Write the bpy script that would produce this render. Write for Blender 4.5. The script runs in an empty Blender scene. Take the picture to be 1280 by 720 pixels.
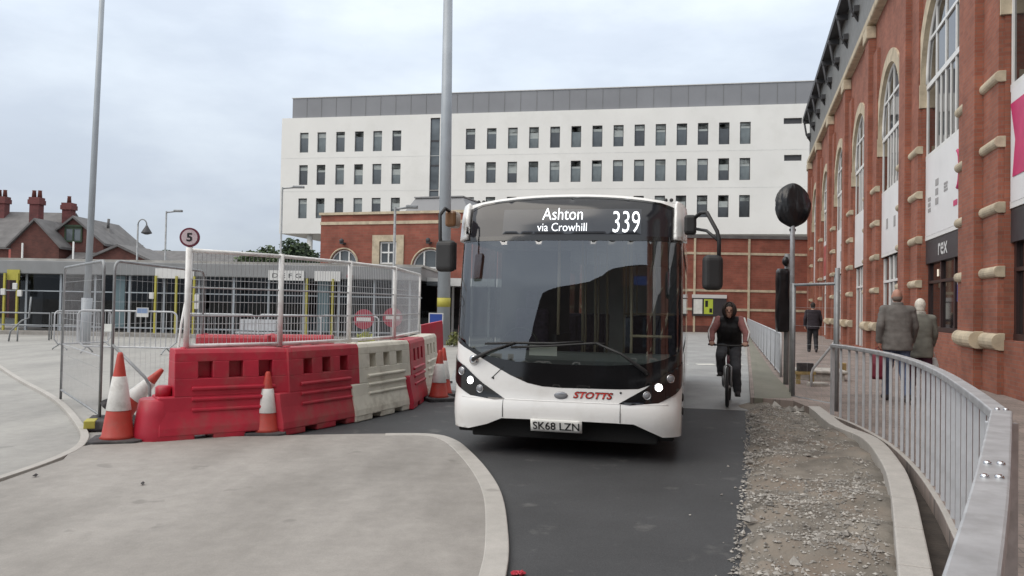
import bpy, math, random
from math import sin, cos, pi, radians as R
from mathutils import Vector as V, Matrix, noise
from mathutils.geometry import delaunay_2d_cdt
random.seed(7)
sc = bpy.context.scene
col = sc.collection

# ------------------------------------------------------------------ camera
F, PITCH, ROLL, CH = 1000.0, 0.0225, 0.019, 1.6
_r = V((1, 0, 0)); _u = V((0, -sin(PITCH), cos(PITCH))); _f = V((0, cos(PITCH), sin(PITCH)))
CR = _r*cos(ROLL) + _u*sin(ROLL); CU = -_r*sin(ROLL) + _u*cos(ROLL)
cd = bpy.data.cameras.new('camera'); cam = bpy.data.objects.new('camera', cd); col.objects.link(cam)
m = Matrix((CR, CU, -_f)).transposed().to_4x4(); m.translation = V((0, 0, CH)); cam.matrix_world = m
cd.sensor_width = 36; cd.lens = 36*F/1280; cd.clip_end = 3000; cd.clip_start = 0.05
sc.camera = cam
def ray(px, py): return CR*((px-640)/F) + CU*((360-py)/F) + _f
def G(px, py, z=0.0):
    d = ray(px, py); t = (z-CH)/d.z; return V((d.x*t, d.y*t, z))
def A(px, py, Y):
    d = ray(px, py); t = Y/d.y; return V((d.x*t, Y, CH+d.z*t))

# ------------------------------------------------------------------ materials
def nt(name):
    m = bpy.data.materials.new(name); m.use_nodes = True
    return m, m.node_tree.nodes, m.node_tree.links, m.node_tree.nodes['Principled BSDF']
def tint(N, L, src, val):
    x = N.new('ShaderNodeMix'); x.data_type = 'RGBA'; x.blend_type = 'MULTIPLY'; x.inputs[0].default_value = 1
    if isinstance(src, tuple): x.inputs[6].default_value = (*src, 1)
    else: L.new(src, x.inputs[6])
    L.new(val, x.inputs[7]); return x.outputs[2]
def nz(N, L, vec, scale, detail=5, rough=.55):
    n = N.new('ShaderNodeTexNoise'); n.inputs['Scale'].default_value = scale
    n.inputs['Detail'].default_value = detail; n.inputs['Roughness'].default_value = rough
    L.new(vec, n.inputs['Vector']); return n.outputs[0]
def mr(N, L, v, a, b, c, d):
    n = N.new('ShaderNodeMapRange'); L.new(v, n.inputs[0])
    for i, x in enumerate((a, b, c, d)): n.inputs[i+1].default_value = x
    return n.outputs[0]
def mixc(N, L, fac, a, b):
    x = N.new('ShaderNodeMix'); x.data_type = 'RGBA'; L.new(fac, x.inputs[0])
    for i, c in ((6, a), (7, b)):
        if isinstance(c, tuple): x.inputs[i].default_value = (*c, 1)
        else: L.new(c, x.inputs[i])
    return x.outputs[2]
def mat(name, c, rough=.6, metal=0, var=.12, scale=3, bump=0, bscale=60, coat=0, dirt=None, dirt_amt=.5, dscale=2.5):
    m, N, L, P = nt(name)
    tc = N.new('ShaderNodeTexCoord').outputs['Object']
    out = tint(N, L, c, mr(N, L, nz(N, L, tc, scale), .3, .7, 1-var, 1+var))
    if dirt:
        out = mixc(N, L, mr(N, L, nz(N, L, tc, dscale, 8, .65), .5, .72, 0, dirt_amt), out, dirt)
    L.new(out, P.inputs['Base Color'])
    P.inputs['Roughness'].default_value = rough; P.inputs['Metallic'].default_value = metal
    if coat: P.inputs['Coat Weight'].default_value = coat; P.inputs['Coat Roughness'].default_value = .08
    if bump:
        b = N.new('ShaderNodeBump'); b.inputs['Strength'].default_value = bump; b.inputs['Distance'].default_value = .01
        L.new(nz(N, L, tc, bscale, 4), b.inputs['Height']); L.new(b.outputs[0], P.inputs['Normal'])
    return m
def brick_mat(name, c1, c2, mortar, sx=.225, sy=.075, bump=.3, var=.3):
    m, N, L, P = nt(name)
    tc = N.new('ShaderNodeTexCoord').outputs['Object']
    s = N.new('ShaderNodeSeparateXYZ'); L.new(tc, s.inputs[0])
    a = N.new('ShaderNodeMath'); L.new(s.outputs[0], a.inputs[0]); L.new(s.outputs[1], a.inputs[1])
    cb = N.new('ShaderNodeCombineXYZ'); L.new(a.outputs[0], cb.inputs[0]); L.new(s.outputs[2], cb.inputs[1])
    b = N.new('ShaderNodeTexBrick'); L.new(cb.outputs[0], b.inputs['Vector'])
    b.inputs['Color1'].default_value = (*c1, 1); b.inputs['Color2'].default_value = (*c2, 1); b.inputs['Mortar'].default_value = (*mortar, 1)
    b.inputs['Scale'].default_value = 1; b.inputs['Brick Width'].default_value = sx; b.inputs['Row Height'].default_value = sy
    b.inputs['Mortar Size'].default_value = .006; b.inputs['Bias'].default_value = -.1
    o = tint(N, L, b.outputs['Color'], mr(N, L, nz(N, L, tc, .9, 8, .6), .3, .7, 1-var, 1+var))
    L.new(o, P.inputs['Base Color']); P.inputs['Roughness'].default_value = .85
    bp = N.new('ShaderNodeBump'); bp.inputs['Strength'].default_value = bump; bp.inputs['Distance'].default_value = .006; bp.invert = True
    L.new(b.outputs['Fac'], bp.inputs['Height']); L.new(bp.outputs[0], P.inputs['Normal'])
    return m
def glass_mat(name, tintc, ior=1.6, rough=0.0, bump=0):
    m = bpy.data.materials.new(name); m.use_nodes = True; N = m.node_tree.nodes; L = m.node_tree.links
    N.remove(N['Principled BSDF']); o = N['Material Output']
    fr = N.new('ShaderNodeFresnel'); ge = N.new('ShaderNodeNewGeometry')
    L.new(mr(N, L, ge.outputs['Backfacing'], 0, 1, ior, 1/ior), fr.inputs[0])      # same reflectance from both sides of a thin pane
    t = N.new('ShaderNodeBsdfTransparent'); t.inputs[0].default_value = (*tintc, 1)
    g = N.new('ShaderNodeBsdfGlossy'); g.inputs['Roughness'].default_value = rough; g.inputs[0].default_value = (.95, .97, 1, 1)
    x = N.new('ShaderNodeMixShader'); L.new(fr.outputs[0], x.inputs[0]); L.new(t.outputs[0], x.inputs[1]); L.new(g.outputs[0], x.inputs[2])
    if bump:
        tc = N.new('ShaderNodeTexCoord').outputs['Object']
        b = N.new('ShaderNodeBump'); b.inputs['Strength'].default_value = bump; b.inputs['Distance'].default_value = .02
        L.new(nz(N, L, tc, 1.2, 2), b.inputs['Height']); L.new(b.outputs[0], g.inputs['Normal'])
    L.new(x.outputs[0], o.inputs[0]); return m
def dark_glass(name, c, rough=.06, spec=.8, var=.5, scale=.6):
    m, N, L, P = nt(name)
    tc = N.new('ShaderNodeTexCoord').outputs['Object']
    L.new(tint(N, L, c, mr(N, L, nz(N, L, tc, scale, 3), .35, .65, 1-var, 1+var)), P.inputs['Base Color'])
    P.inputs['Roughness'].default_value = rough; P.inputs['Specular IOR Level'].default_value = spec
    b = N.new('ShaderNodeBump'); b.inputs['Strength'].default_value = .06; b.inputs['Distance'].default_value = .02
    L.new(nz(N, L, tc, .9, 1), b.inputs['Height']); L.new(b.outputs[0], P.inputs['Normal'])
    return m
def emit(name, c, s):
    m, N, L, P = nt(name); P.inputs['Base Color'].default_value = (*c, 1)
    P.inputs['Emission Color'].default_value = (*c, 1); P.inputs['Emission Strength'].default_value = s; return m

def concrete_ground(name, base, dark, joint=0, wet=.5, streak=(1.0, .35, 1)):
    m, N, L, P = nt(name)
    tc = N.new('ShaderNodeTexCoord').outputs['Object']
    mp = N.new('ShaderNodeMapping'); mp.inputs['Scale'].default_value = streak; mp.inputs['Rotation'].default_value = (0, 0, R(65)); L.new(tc, mp.inputs[0])
    v = mp.outputs[0]
    o = mixc(N, L, mr(N, L, nz(N, L, v, .8, 9, .62), .42, .68, 0, wet), base, dark)
    o = tint(N, L, o, mr(N, L, nz(N, L, tc, 6, 8, .7), .25, .75, .86, 1.12))
    o = tint(N, L, o, mr(N, L, nz(N, L, tc, 120, 3, .6), .25, .75, .88, 1.1))
    sp = mr(N, L, nz(N, L, tc, 2.3, 3, .5), .68, .72, 0, .35)
    o = mixc(N, L, sp, o, tuple(.5*x for x in dark))
    L.new(o, P.inputs['Base Color']); P.inputs['Roughness'].default_value = .8
    b = N.new('ShaderNodeBump'); b.inputs['Strength'].default_value = .25; b.inputs['Distance'].default_value = .004
    L.new(nz(N, L, tc, 90, 6), b.inputs['Height']); L.new(b.outputs[0], P.inputs['Normal'])
    return m
def asphalt(name, base, light):
    m, N, L, P = nt(name)
    tc = N.new('ShaderNodeTexCoord').outputs['Object']
    o = tint(N, L, base, mr(N, L, nz(N, L, tc, .9, 6, .6), .3, .7, .8, 1.25))
    o = tint(N, L, o, mr(N, L, nz(N, L, tc, 160, 2), .3, .7, .6, 1.45))
    dust = nz(N, L, tc, 2.4, 7, .6)
    o = mixc(N, L, mr(N, L, dust, .60, .70, 0, .42), o, light)
    L.new(o, P.inputs['Base Color']); P.inputs['Roughness'].default_value = .72
    b = N.new('ShaderNodeBump'); b.inputs['Strength'].default_value = .5; b.inputs['Distance'].default_value = .004
    L.new(nz(N, L, tc, 140, 3), b.inputs['Height']); L.new(b.outputs[0], P.inputs['Normal'])
    return m

M = dict(
    ground=concrete_ground('worn_grey_surfacing', (.34, .33, .31), (.22, .215, .205), wet=.75),
    apron=concrete_ground('brushed_concrete', (.315, .296, .275), (.20, .186, .17), wet=.9),
    edging=concrete_ground('pale_concrete_kerb', (.42, .40, .375), (.31, .295, .27)),
    asphalt=asphalt('fresh_asphalt', (.043, .044, .047), (.17, .167, .16)),
    oldroad=asphalt('old_asphalt', (.27, .275, .275), (.33, .33, .32)),
    soil=mat('rubble_soil', (.19, .17, .145), .95, var=.4, scale=3, bump=.8, bscale=40, dirt=(.15, .10, .068), dirt_amt=.8, dscale=1.5),
    trench=mat('dark_trench_soil', (.05, .04, .033), .95, var=.4, scale=6, bump=.8, bscale=30),
    stone=mat('crushed_stone', (.27, .255, .235), .9, var=.5, scale=9),
    stone2=mat('broken_concrete', (.42, .40, .37), .9, var=.3, scale=9, bump=.4),
    brick=brick_mat('red_brick', (.305, .105, .064), (.235, .076, .048), (.21, .13, .10)),
    brick_far=brick_mat('red_brick_far', (.27, .085, .058), (.22, .068, .046), (.20, .12, .09), .45, .15),
    brick_dark=brick_mat('dark_red_brick', (.12, .042, .033), (.085, .031, .026), (.09, .05, .042), .225, .075),
    sand=mat('sandstone', (.50, .425, .31), .85, var=.2, scale=3, bump=.3, bscale=30, dirt=(.2, .16, .12), dirt_amt=.5),
    render_white=mat('white_render', (.75, .74, .71), .8, var=.05, scale=.15, dirt=(.62, .61, .57), dirt_amt=.45, dscale=.35),
    band_grey=mat('grey_cladding', (.22, .225, .24), .55, var=.1, scale=.2),
    slate=mat('slate_roof', (.12, .115, .115), .7, var=.25, scale=1.5, bump=.4, bscale=12),
    upvc=mat('white_frame', (.74, .74, .73), .4, var=.04),
    pale=mat('pale_panel', (.60, .60, .59), .5, var=.06, scale=1),
    vinyl=mat('white_vinyl', (.76, .76, .77), .35, var=.05, scale=1),
    magenta=mat('magenta_print', (.55, .03, .14), .4),
    redprint=mat('red_print', (.42, .10, .10), .4),
    greyprint=mat('grey_print', (.32, .31, .31), .5),
    dk_frame=mat('dark_brown_frame', (.035, .02, .02), .4),
    fascia=mat('charcoal_fascia', (.04, .038, .043), .45),
    gutter=mat('dark_eaves', (.05, .05, .055), .6),
    louvre=mat('grey_louvre', (.17, .17, .165), .6, var=.15),
    win=dark_glass('window_glass', (.035, .04, .042)),
    win_far=dark_glass('far_window_glass', (.10, .115, .125), .1, .8, .5, .35),
    blind=mat('window_blind', (.36, .39, .38), .6),
    shopglass=dark_glass('shop_glass', (.02, .017, .017), .04, .7),
    blue=mat('blue_sign', (.03, .07, .30), .4),
    stationglass=glass_mat('shelter_glass', (.42, .44, .46), 1.35),
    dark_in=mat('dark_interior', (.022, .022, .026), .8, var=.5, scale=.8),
    teal=mat('teal_panel', (.10, .15, .17), .5),
    canopy=mat('grey_canopy', (.215, .22, .225), .6, var=.12, scale=1),
    canopy_top=mat('canopy_roofing', (.36, .35, .33), .85, var=.25, scale=1.5, dirt=(.2, .19, .16)),
    steel=mat('galvanised_steel', (.50, .51, .525), .45, .55, var=.18, scale=8, dirt=(.33, .33, .33), dirt_amt=.6, dscale=10),
    steel_pale=mat('pale_galvanised', (.47, .48, .50), .5, .3, var=.12, scale=6, dirt=(.38, .38, .38), dirt_amt=.5, dscale=9),
    steel_dull=mat('dull_steel', (.27, .28, .29), .55, .5, var=.2, scale=6),
    post_grey=mat('grey_post_paint', (.34, .37, .40), .5, .2, var=.08, scale=1.5),
    post_white=mat('white_post_paint', (.78, .78, .77), .45, var=.12, scale=6, dirt=(.4, .38, .34), dirt_amt=.5, dscale=7),
    yellow=mat('yellow_paint', (.40, .36, .06), .6),
    red=mat('red_plastic', (.44, .018, .042), .45, var=.2, scale=2, bump=.12, bscale=8, dirt=(.27, .09, .08), dirt_amt=.75, dscale=2.6),
    red2=mat('faded_red_plastic', (.41, .026, .045), .5, var=.2, scale=2, bump=.12, bscale=8, dirt=(.27, .11, .09), dirt_amt=.8, dscale=2.5),
    cream=mat('cream_plastic', (.66, .62, .53), .5, var=.12, scale=2, bump=.08, bscale=8, dirt=(.36, .31, .24), dirt_amt=.8, dscale=3),
    conered=mat('cone_orange_red', (.44, .05, .035), .5, var=.18, scale=5, dirt=(.25, .08, .06), dirt_amt=.5, dscale=9),
    conewhite=mat('cone_white_sleeve', (.66, .65, .63), .45, var=.12, scale=6, dirt=(.35, .33, .30), dirt_amt=.6, dscale=8),
    rubber=mat('black_rubber', (.045, .042, .045), .8, var=.25, scale=6, dirt=(.13, .12, .11), dirt_amt=.7, dscale=9),
    buswhite=mat('white_bus_paint', (.80, .80, .79), .22, var=.03, scale=1, coat=.7, dirt=(.55, .53, .49), dirt_amt=.45, dscale=1.6),
    busblack=mat('gloss_black', (.008, .008, .009), .09, var=.2, coat=.5),
    matteblack=mat('matt_black', (.02, .02, .021), .55, var=.2, scale=5),
    under=mat('underbody', (.008, .008, .008), .9),
    screen=glass_mat('windscreen_glass', (.60, .64, .62), 2.3),
    sideglass=glass_mat('side_glass', (.30, .33, .33), 1.6),
    display=dark_glass('display_glass', (.05, .056, .068), .12, .6, .25, 1.2),
    destglass=dark_glass('destination_glass', (.020, .021, .026), .08, .6, .2),
    led=emit('led_white', (.92, .96, 1), 1.25),
    lampon=emit('headlamp_lit', (1, .98, .92), 12),
    chrome=mat('chrome', (.65, .66, .68), .12, 1, var=.05),
    lens=mat('lamp_lens', (.28, .29, .31), .12, .3),
    logo_red=mat('logo_red', (.50, .03, .02), .4), logo_blk=mat('logo_black', (.02, .01, .01), .4),
    plate=mat('plate_white', (.78, .78, .75), .4, var=.04), ink=mat('ink_black', (.012, .012, .014), .5),
    paper=mat('paper', (.66, .67, .64), .8), green_print=mat('lime_print', (.45, .55, .06), .6),
    amber=mat('amber_brown', (.20, .10, .045), .3),
    seat=mat('moquette', (.055, .04, .07), .9, var=.4, scale=20), rail_in=mat('pale_handrail', (.60, .50, .36), .35), ceil=mat('bus_ceiling', (.45, .45, .44), .7),
    floor_in=mat('bus_floor', (.06, .06, .06), .8), dash=mat('dashboard', (.11, .12, .125), .55, var=.1),
    tyre=mat('tyre', (.025, .025, .026), .85),
    bag=mat('black_polythene', (.010, .010, .012), .28, var=.3, scale=6, bump=.6, bscale=14),
    leaf=mat('leaf_green', (.055, .085, .035), .8, var=.5, scale=.6), leaf2=mat('leaf_olive', (.075, .10, .05), .8, var=.5, scale=.6),
    leaf3=mat('leaf_dark', (.03, .05, .028), .8, var=.5, scale=.6),
    bark=mat('bark', (.09, .07, .05), .9),
    skin=mat('skin', (.45, .27, .20), .55, var=.08), skin2=mat('skin_ruddy', (.42, .22, .16), .55, var=.08),
    wood=mat('raw_timber', (.36, .27, .12), .8, var=.25, scale=8),
    paving=None, potred=mat('chimney_pot', (.16, .05, .04), .8), pinkpaint=mat('red_painted_wall', (.40, .11, .09), .8),
    mossy=concrete_ground('mossy_tarmac', (.19, .185, .15), (.13, .13, .10), wet=.8),
    linewhite=mat('road_paint', (.62, .62, .58), .7, var=.2, scale=8),
    hivis=mat('lime_sacking', (.40, .42, .10), .8, var=.4, scale=9), foliage_low=mat('weed_leaf', (.12, .13, .04), .9, var=.4, scale=7),
)
M['paving'] = None
def paving():
    m, N, L, P = nt('block_paving')
    tc = N.new('ShaderNodeTexCoord').outputs['Object']
    mp = N.new('ShaderNodeMapping'); mp.inputs['Rotation'].default_value = (0, 0, R(16)); L.new(tc, mp.inputs[0])
    b = N.new('ShaderNodeTexBrick'); L.new(mp.outputs[0], b.inputs['Vector'])
    b.inputs['Color1'].default_value = (.27, .22, .195, 1); b.inputs['Color2'].default_value = (.21, .175, .16, 1); b.inputs['Mortar'].default_value = (.12, .105, .095, 1)
    b.inputs['Scale'].default_value = 1; b.inputs['Brick Width'].default_value = .21; b.inputs['Row Height'].default_value = .11; b.inputs['Mortar Size'].default_value = .004
    o = tint(N, L, b.outputs['Color'], mr(N, L, nz(N, L, tc, 1.1, 8, .6), .3, .7, .75, 1.25))
    L.new(o, P.inputs['Base Color']); P.inputs['Roughness'].default_value = .85
    return m
M['paving'] = paving()

# ------------------------------------------------------------------ mesh helpers
def arc(n, a0, a1): return [a0+(a1-a0)*i/n for i in range(n+1)]
class MB:
    def __init__(s): s.v = []; s.f = []; s.sm = []; s.mi = []; s.cur = 0
    def add(s, vs, fs, smooth=False, T=None):
        o = len(s.v)
        s.v += [tuple(T @ V(p)) if T else tuple(p) for p in vs]
        for f in fs: s.f.append(tuple(i+o for i in f)); s.sm.append(smooth); s.mi.append(s.cur)
        return s
    def box(s, x0, x1, y0, y1, z0, z1, T=None):
        v = [(x0, y0, z0), (x1, y0, z0), (x1, y1, z0), (x0, y1, z0), (x0, y0, z1), (x1, y0, z1), (x1, y1, z1), (x0, y1, z1)]
        return s.add(v, [(0, 3, 2, 1), (4, 5, 6, 7), (0, 1, 5, 4), (1, 2, 6, 5), (2, 3, 7, 6), (3, 0, 4, 7)], False, T)
    def frustum(s, b, t, z0, z1, T=None):      # b,t = (x0,x1,y0,y1)
        v = [(b[0], b[2], z0), (b[1], b[2], z0), (b[1], b[3], z0), (b[0], b[3], z0), (t[0], t[2], z1), (t[1], t[2], z1), (t[1], t[3], z1), (t[0], t[3], z1)]
        return s.add(v, [(0, 3, 2, 1), (4, 5, 6, 7), (0, 1, 5, 4), (1, 2, 6, 5), (2, 3, 7, 6), (3, 0, 4, 7)], False, T)
    def tube(s, pts, r, n=8, cap=True, T=None, closed=False):
        pts = [V(p) for p in pts]; rs = r if isinstance(r, (list, tuple)) else [r]*len(pts)
        k = len(pts); vs = []; up = None
        for i, p in enumerate(pts):
            if closed: d = pts[(i+1) % k]-pts[i-1]
            else: d = pts[min(i+1, k-1)]-pts[max(i-1, 0)]
            d.normalize()
            if up is None: up = V((0, 0, 1)) if abs(d.z) < .9 else V((1, 0, 0))
            a = d.cross(up)
            if a.length < 1e-4: a = d.orthogonal()
            a.normalize(); b = a.cross(d).normalized(); up = b
            vs += [p + (a*cos(2*pi*j/n)+b*sin(2*pi*j/n))*rs[i] for j in range(n)]
        fs = []
        for i in range(k if closed else k-1):
            for j in range(n):
                a0 = i*n+j; a1 = i*n+(j+1) % n; b0 = ((i+1) % k)*n+j; b1 = ((i+1) % k)*n+(j+1) % n
                fs.append((a0, a1, b1, b0))
        s.add(vs, fs, True, T)
        if cap and not closed:
            o = len(s.v)-len(vs)
            s.f.append(tuple(o+j for j in reversed(range(n)))); s.sm.append(False); s.mi.append(s.cur)
            s.f.append(tuple(o+(k-1)*n+j for j in range(n))); s.sm.append(False); s.mi.append(s.cur)
        return s
    def lathe(s, prof, n=16, T=None, sx=1, sy=1):
        vs = [(r*cos(2*pi*j/n)*sx, r*sin(2*pi*j/n)*sy, z) for r, z in prof for j in range(n)]
        fs = [(i*n+j, i*n+(j+1) % n, (i+1)*n+(j+1) % n, (i+1)*n+j) for i in range(len(prof)-1) for j in range(n)]
        s.add(vs, fs, True, T)
        o = len(s.v)-len(vs)
        s.f.append(tuple(o+j for j in reversed(range(n)))); s.sm.append(False); s.mi.append(s.cur)
        s.f.append(tuple(o+(len(prof)-1)*n+j for j in range(n))); s.sm.append(False); s.mi.append(s.cur)
        return s
    def ball(s, c, r, n=12, T=None):
        r = (r, r, r) if not isinstance(r, (tuple, list)) else r
        k = n//2
        vs = []; fs = []
        for i in range(k+1):
            t = pi*i/k - pi/2
            tt = max(min(t, pi/2-.02), -pi/2+.02)
            vs += [(c[0]+r[0]*cos(tt)*cos(2*pi*j/n), c[1]+r[1]*cos(tt)*sin(2*pi*j/n), c[2]+r[2]*sin(tt)) for j in range(n)]
        for i in range(k):
            for j in range(n): fs.append((i*n+j, i*n+(j+1) % n, (i+1)*n+(j+1) % n, (i+1)*n+j))
        fs.append(tuple(reversed(range(n)))); fs.append(tuple(k*n+j for j in range(n)))
        return s.add(vs, fs, True, T)
    def prism(s, poly, y0, y1, T=None, smooth=False):     # poly in (x,z), extruded along y
        n = len(poly)
        ar = sum(poly[i][0]*poly[(i+1) % n][1]-poly[(i+1) % n][0]*poly[i][1] for i in range(n))
        if ar < 0: poly = poly[::-1]
        vs = [(x, y0, z) for x, z in poly]+[(x, y1, z) for x, z in poly]
        s.add(vs, [tuple(range(n)), tuple(reversed(range(n, 2*n)))], False, T)
        o = len(s.v)-2*n
        for i in range(n):
            j = (i+1) % n; s.f.append((o+j, o+i, o+n+i, o+n+j)); s.sm.append(smooth); s.mi.append(s.cur)
        return s
    def slab(s, poly, z0, z1, T=None):                    # poly in (x,y)
        n = len(poly)
        ar = sum(poly[i][0]*poly[(i+1) % n][1]-poly[(i+1) % n][0]*poly[i][1] for i in range(n))
        if ar < 0: poly = poly[::-1]
        vs = [(p[0], p[1], z0) for p in poly]+[(p[0], p[1], z1) for p in poly]
        fs = [tuple(reversed(range(n))), tuple(range(n, 2*n))]+[(i, (i+1) % n, n+(i+1) % n, n+i) for i in range(n)]
        return s.add(vs, fs, False, T)
    def build(s, name, m, parent=None, loc=None, rz=0, bevel=0, seg=2):
        me = bpy.data.meshes.new(name); me.from_pydata(s.v, [], s.f)
        me.polygons.foreach_set('use_smooth', s.sm)
        ms = m if isinstance(m, (list, tuple)) else [m]
        for x in ms: me.materials.append(x)
        if len(ms) > 1: me.polygons.foreach_set('material_index', s.mi)
        me.update()
        o = bpy.data.objects.new(name, me); col.objects.link(o)
        if parent: o.parent = parent
        if loc is not None: o.location = loc
        o.rotation_euler.z = rz
        if bevel:
            b = o.modifiers.new('bevel', 'BEVEL'); b.width = bevel; b.segments = seg; b.limit_method = 'ANGLE'; b.angle_limit = R(35)
            b.harden_normals = False
        return o
def tag(o, label, cat, group=None, kind=None):
    if label: o['label'] = label
    if cat: o['category'] = cat
    if group: o['group'] = group
    if kind: o['kind'] = kind
    return o
def empty(name, loc, rz, label, cat, group=None):
    o = bpy.data.objects.new(name, None); col.objects.link(o); o.location = loc; o.rotation_euler = (0, 0, rz)
    o.empty_display_size = .2
    return tag(o, label, cat, group)
def copy_tree(o, parent=None, top=True):
    c = o.copy(); col.objects.link(c); c.parent = parent
    for ch in list(o.children): copy_tree(ch, c, False)
    return c
def dup(o, loc, rz, label):
    c = copy_tree(o); c.location = loc; c.rotation_euler = (0, 0, rz); c['label'] = label; return c
def struct(o): o['kind'] = 'structure'; return o
def inside(p, poly):
    x, y = p; c = False; n = len(poly)
    for i in range(n):
        x1, y1 = poly[i]; x2, y2 = poly[i-1]
        if (y1 > y) != (y2 > y) and x < (x2-x1)*(y-y1)/(y2-y1+1e-12)+x1: c = not c
    return c
def dens(poly, d):
    out = []
    for i in range(len(poly)):
        a = V(poly[i]); b = V(poly[(i+1) % len(poly)]); k = max(1, int((b-a).length/d))
        out += [tuple(a.lerp(b, j/k)) for j in range(k)]
    return out
def cdt(outline, holes=(), grid=None):
    vs = []; es = []
    for lp in [outline]+list(holes):
        o = len(vs); n = len(lp); vs += [V(p) for p in lp]; es += [(o+i, o+(i+1) % n) for i in range(n)]
    if grid:
        xs = [p[0] for p in outline]; ys = [p[1] for p in outline]
        x = min(xs)+grid/2
        while x < max(xs):
            y = min(ys)+grid/2
            while y < max(ys):
                if inside((x, y), outline) and not any(inside((x, y), h) for h in holes): vs.append(V((x, y)))
                y += grid
            x += grid
    r = delaunay_2d_cdt(vs, es, [], 0, 1e-5)
    fs = []
    for f in r[2]:
        c = sum((r[0][i] for i in f), V((0, 0)))/len(f)
        if inside(c, outline) and not any(inside(c, h) for h in holes): fs.append(tuple(f))
    return [tuple(p) for p in r[0]], fs
def text_obj(name, body, m, parent, w, h, mapf, depth=.004, offset=0, sub=.03, ext=None):
    cu = bpy.data.curves.new(name, 'FONT'); cu.body = body; cu.size = 1; cu.offset = offset; cu.resolution_u = 3
    cu.align_x = 'LEFT'
    t = bpy.data.objects.new(name, cu); col.objects.link(t)
    dg = bpy.context.evaluated_depsgraph_get(); me = bpy.data.meshes.new_from_object(t.evaluated_get(dg))
    bpy.data.objects.remove(t); bpy.data.curves.remove(cu)
    xs = [v.co.x for v in me.vertices]; ys = [v.co.y for v in me.vertices]
    x0, x1, y0, y1 = min(xs), max(xs), min(ys), max(ys)
    for v in me.vertices:
        v.co = V(mapf((v.co.x-x0)/(x1-x0)*w, (v.co.y-y0)/(y1-y0)*h))
    me.materials.clear(); me.materials.append(m); me.name = name
    o = bpy.data.objects.new(name, me); col.objects.link(o); o.parent = parent
    if ext:
        sd = o.modifiers.new('solid', 'SOLIDIFY'); sd.thickness = ext
    return o
def strip_along(pts, wl, wr, z0, z1):          # kerb-like strip, wl to the left, wr to the right of the path
    L_, R_ = [], []
    n = len(pts)
    for i in range(n):
        d = (V(pts[min(i+1, n-1)])-V(pts[max(i-1, 0)])); d = V((d[0], d[1])).normalized(); nn = V((-d.y, d.x))
        p = V((pts[i][0], pts[i][1])); L_.append(p+nn*wl); R_.append(p-nn*wr)
    mb = MB(); vs = []
    for a, b in zip(L_, R_): vs += [(a.x, a.y, z0), (a.x, a.y, z1), (b.x, b.y, z1), (b.x, b.y, z0)]
    fs = []
    for i in range(n-1):
        for j in range(4): a = i*4+j; b = i*4+(j+1) % 4; fs.append((a, b, b+4, a+4))
    fs += [(3, 2, 1, 0), tuple((n-1)*4+j for j in range(4))]
    return mb.add(vs, fs)
def smooth_path(pts, k=6):
    P = [V(p) for p in pts]; out = []
    for i in range(len(P)-1):
        p0 = P[max(i-1, 0)]; p1 = P[i]; p2 = P[i+1]; p3 = P[min(i+2, len(P)-1)]
        for j in range(k):
            t = j/k
            out.append(.5*((2*p1)+(p2-p0)*t+(2*p0-5*p1+4*p2-p3)*t*t+(3*p1-p0-3*p2+p3)*t**3))
    return out+[P[-1]]
exec_parts = []
# ------------------------------------------------------------------ sky and sun
SUN_D = V((-.72, -.45, .85)).normalized()
w = bpy.data.worlds.new('World'); sc.world = w; w.use_nodes = True
N = w.node_tree.nodes; L = w.node_tree.links; bg = N['Background']
sky = N.new('ShaderNodeTexSky'); sky.sky_type = 'NISHITA'; sky.sun_disc = False
sky.sun_elevation = math.asin(SUN_D.z); sky.sun_rotation = math.atan2(SUN_D.x, SUN_D.y); sky.dust_density = 3
tc = N.new('ShaderNodeTexCoord').outputs['Generated']
sp = N.new('ShaderNodeSeparateXYZ'); L.new(tc, sp.inputs[0])
mp = N.new('ShaderNodeMapping'); mp.inputs['Scale'].default_value = (1, 1, 2.6); L.new(tc, mp.inputs[0])
cl = nz(N, L, mp.outputs[0], 1.9, 7, .55)
cl2 = nz(N, L, mp.outputs[0], 4.2, 6, .55)
ccol = mixc(N, L, mr(N, L, cl2, .38, .66, 0, 1), (5.9, 6.6, 7.6), (7.1, 7.85, 8.7))
zen = mr(N, L, sp.outputs[2], .05, .85, .90, 2.2)
ccol = tint(N, L, ccol, mixc(N, L, mr(N, L, sp.outputs[2], .3, .8, 0, 1), (1, 1, 1), (1.10, 1.0, .88)))
ccol = tint(N, L, ccol, zen)
blue = tint(N, L, ccol, mr(N, L, cl, 0, 1, 1, 1))
cov = mr(N, L, cl, .28, .52, .78, .97)
L.new(mixc(N, L, cov, sky.outputs[0], ccol), bg.inputs[0]); bg.inputs[1].default_value = .1
sd = bpy.data.lights.new('sun', 'SUN'); sd.energy = 1.5; sd.angle = R(50); sd.color = (1, .91, .80)
so = bpy.data.objects.new('sun', sd); col.objects.link(so); so.rotation_euler = (-SUN_D).to_track_quat('-Z', 'Y').to_euler()
sc.view_settings.view_transform = 'Standard'; sc.view_settings.look = 'None'; sc.view_settings.gamma = 1
sc.view_settings.exposure = 0.0; sc.view_settings.use_curve_mapping = False

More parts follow.
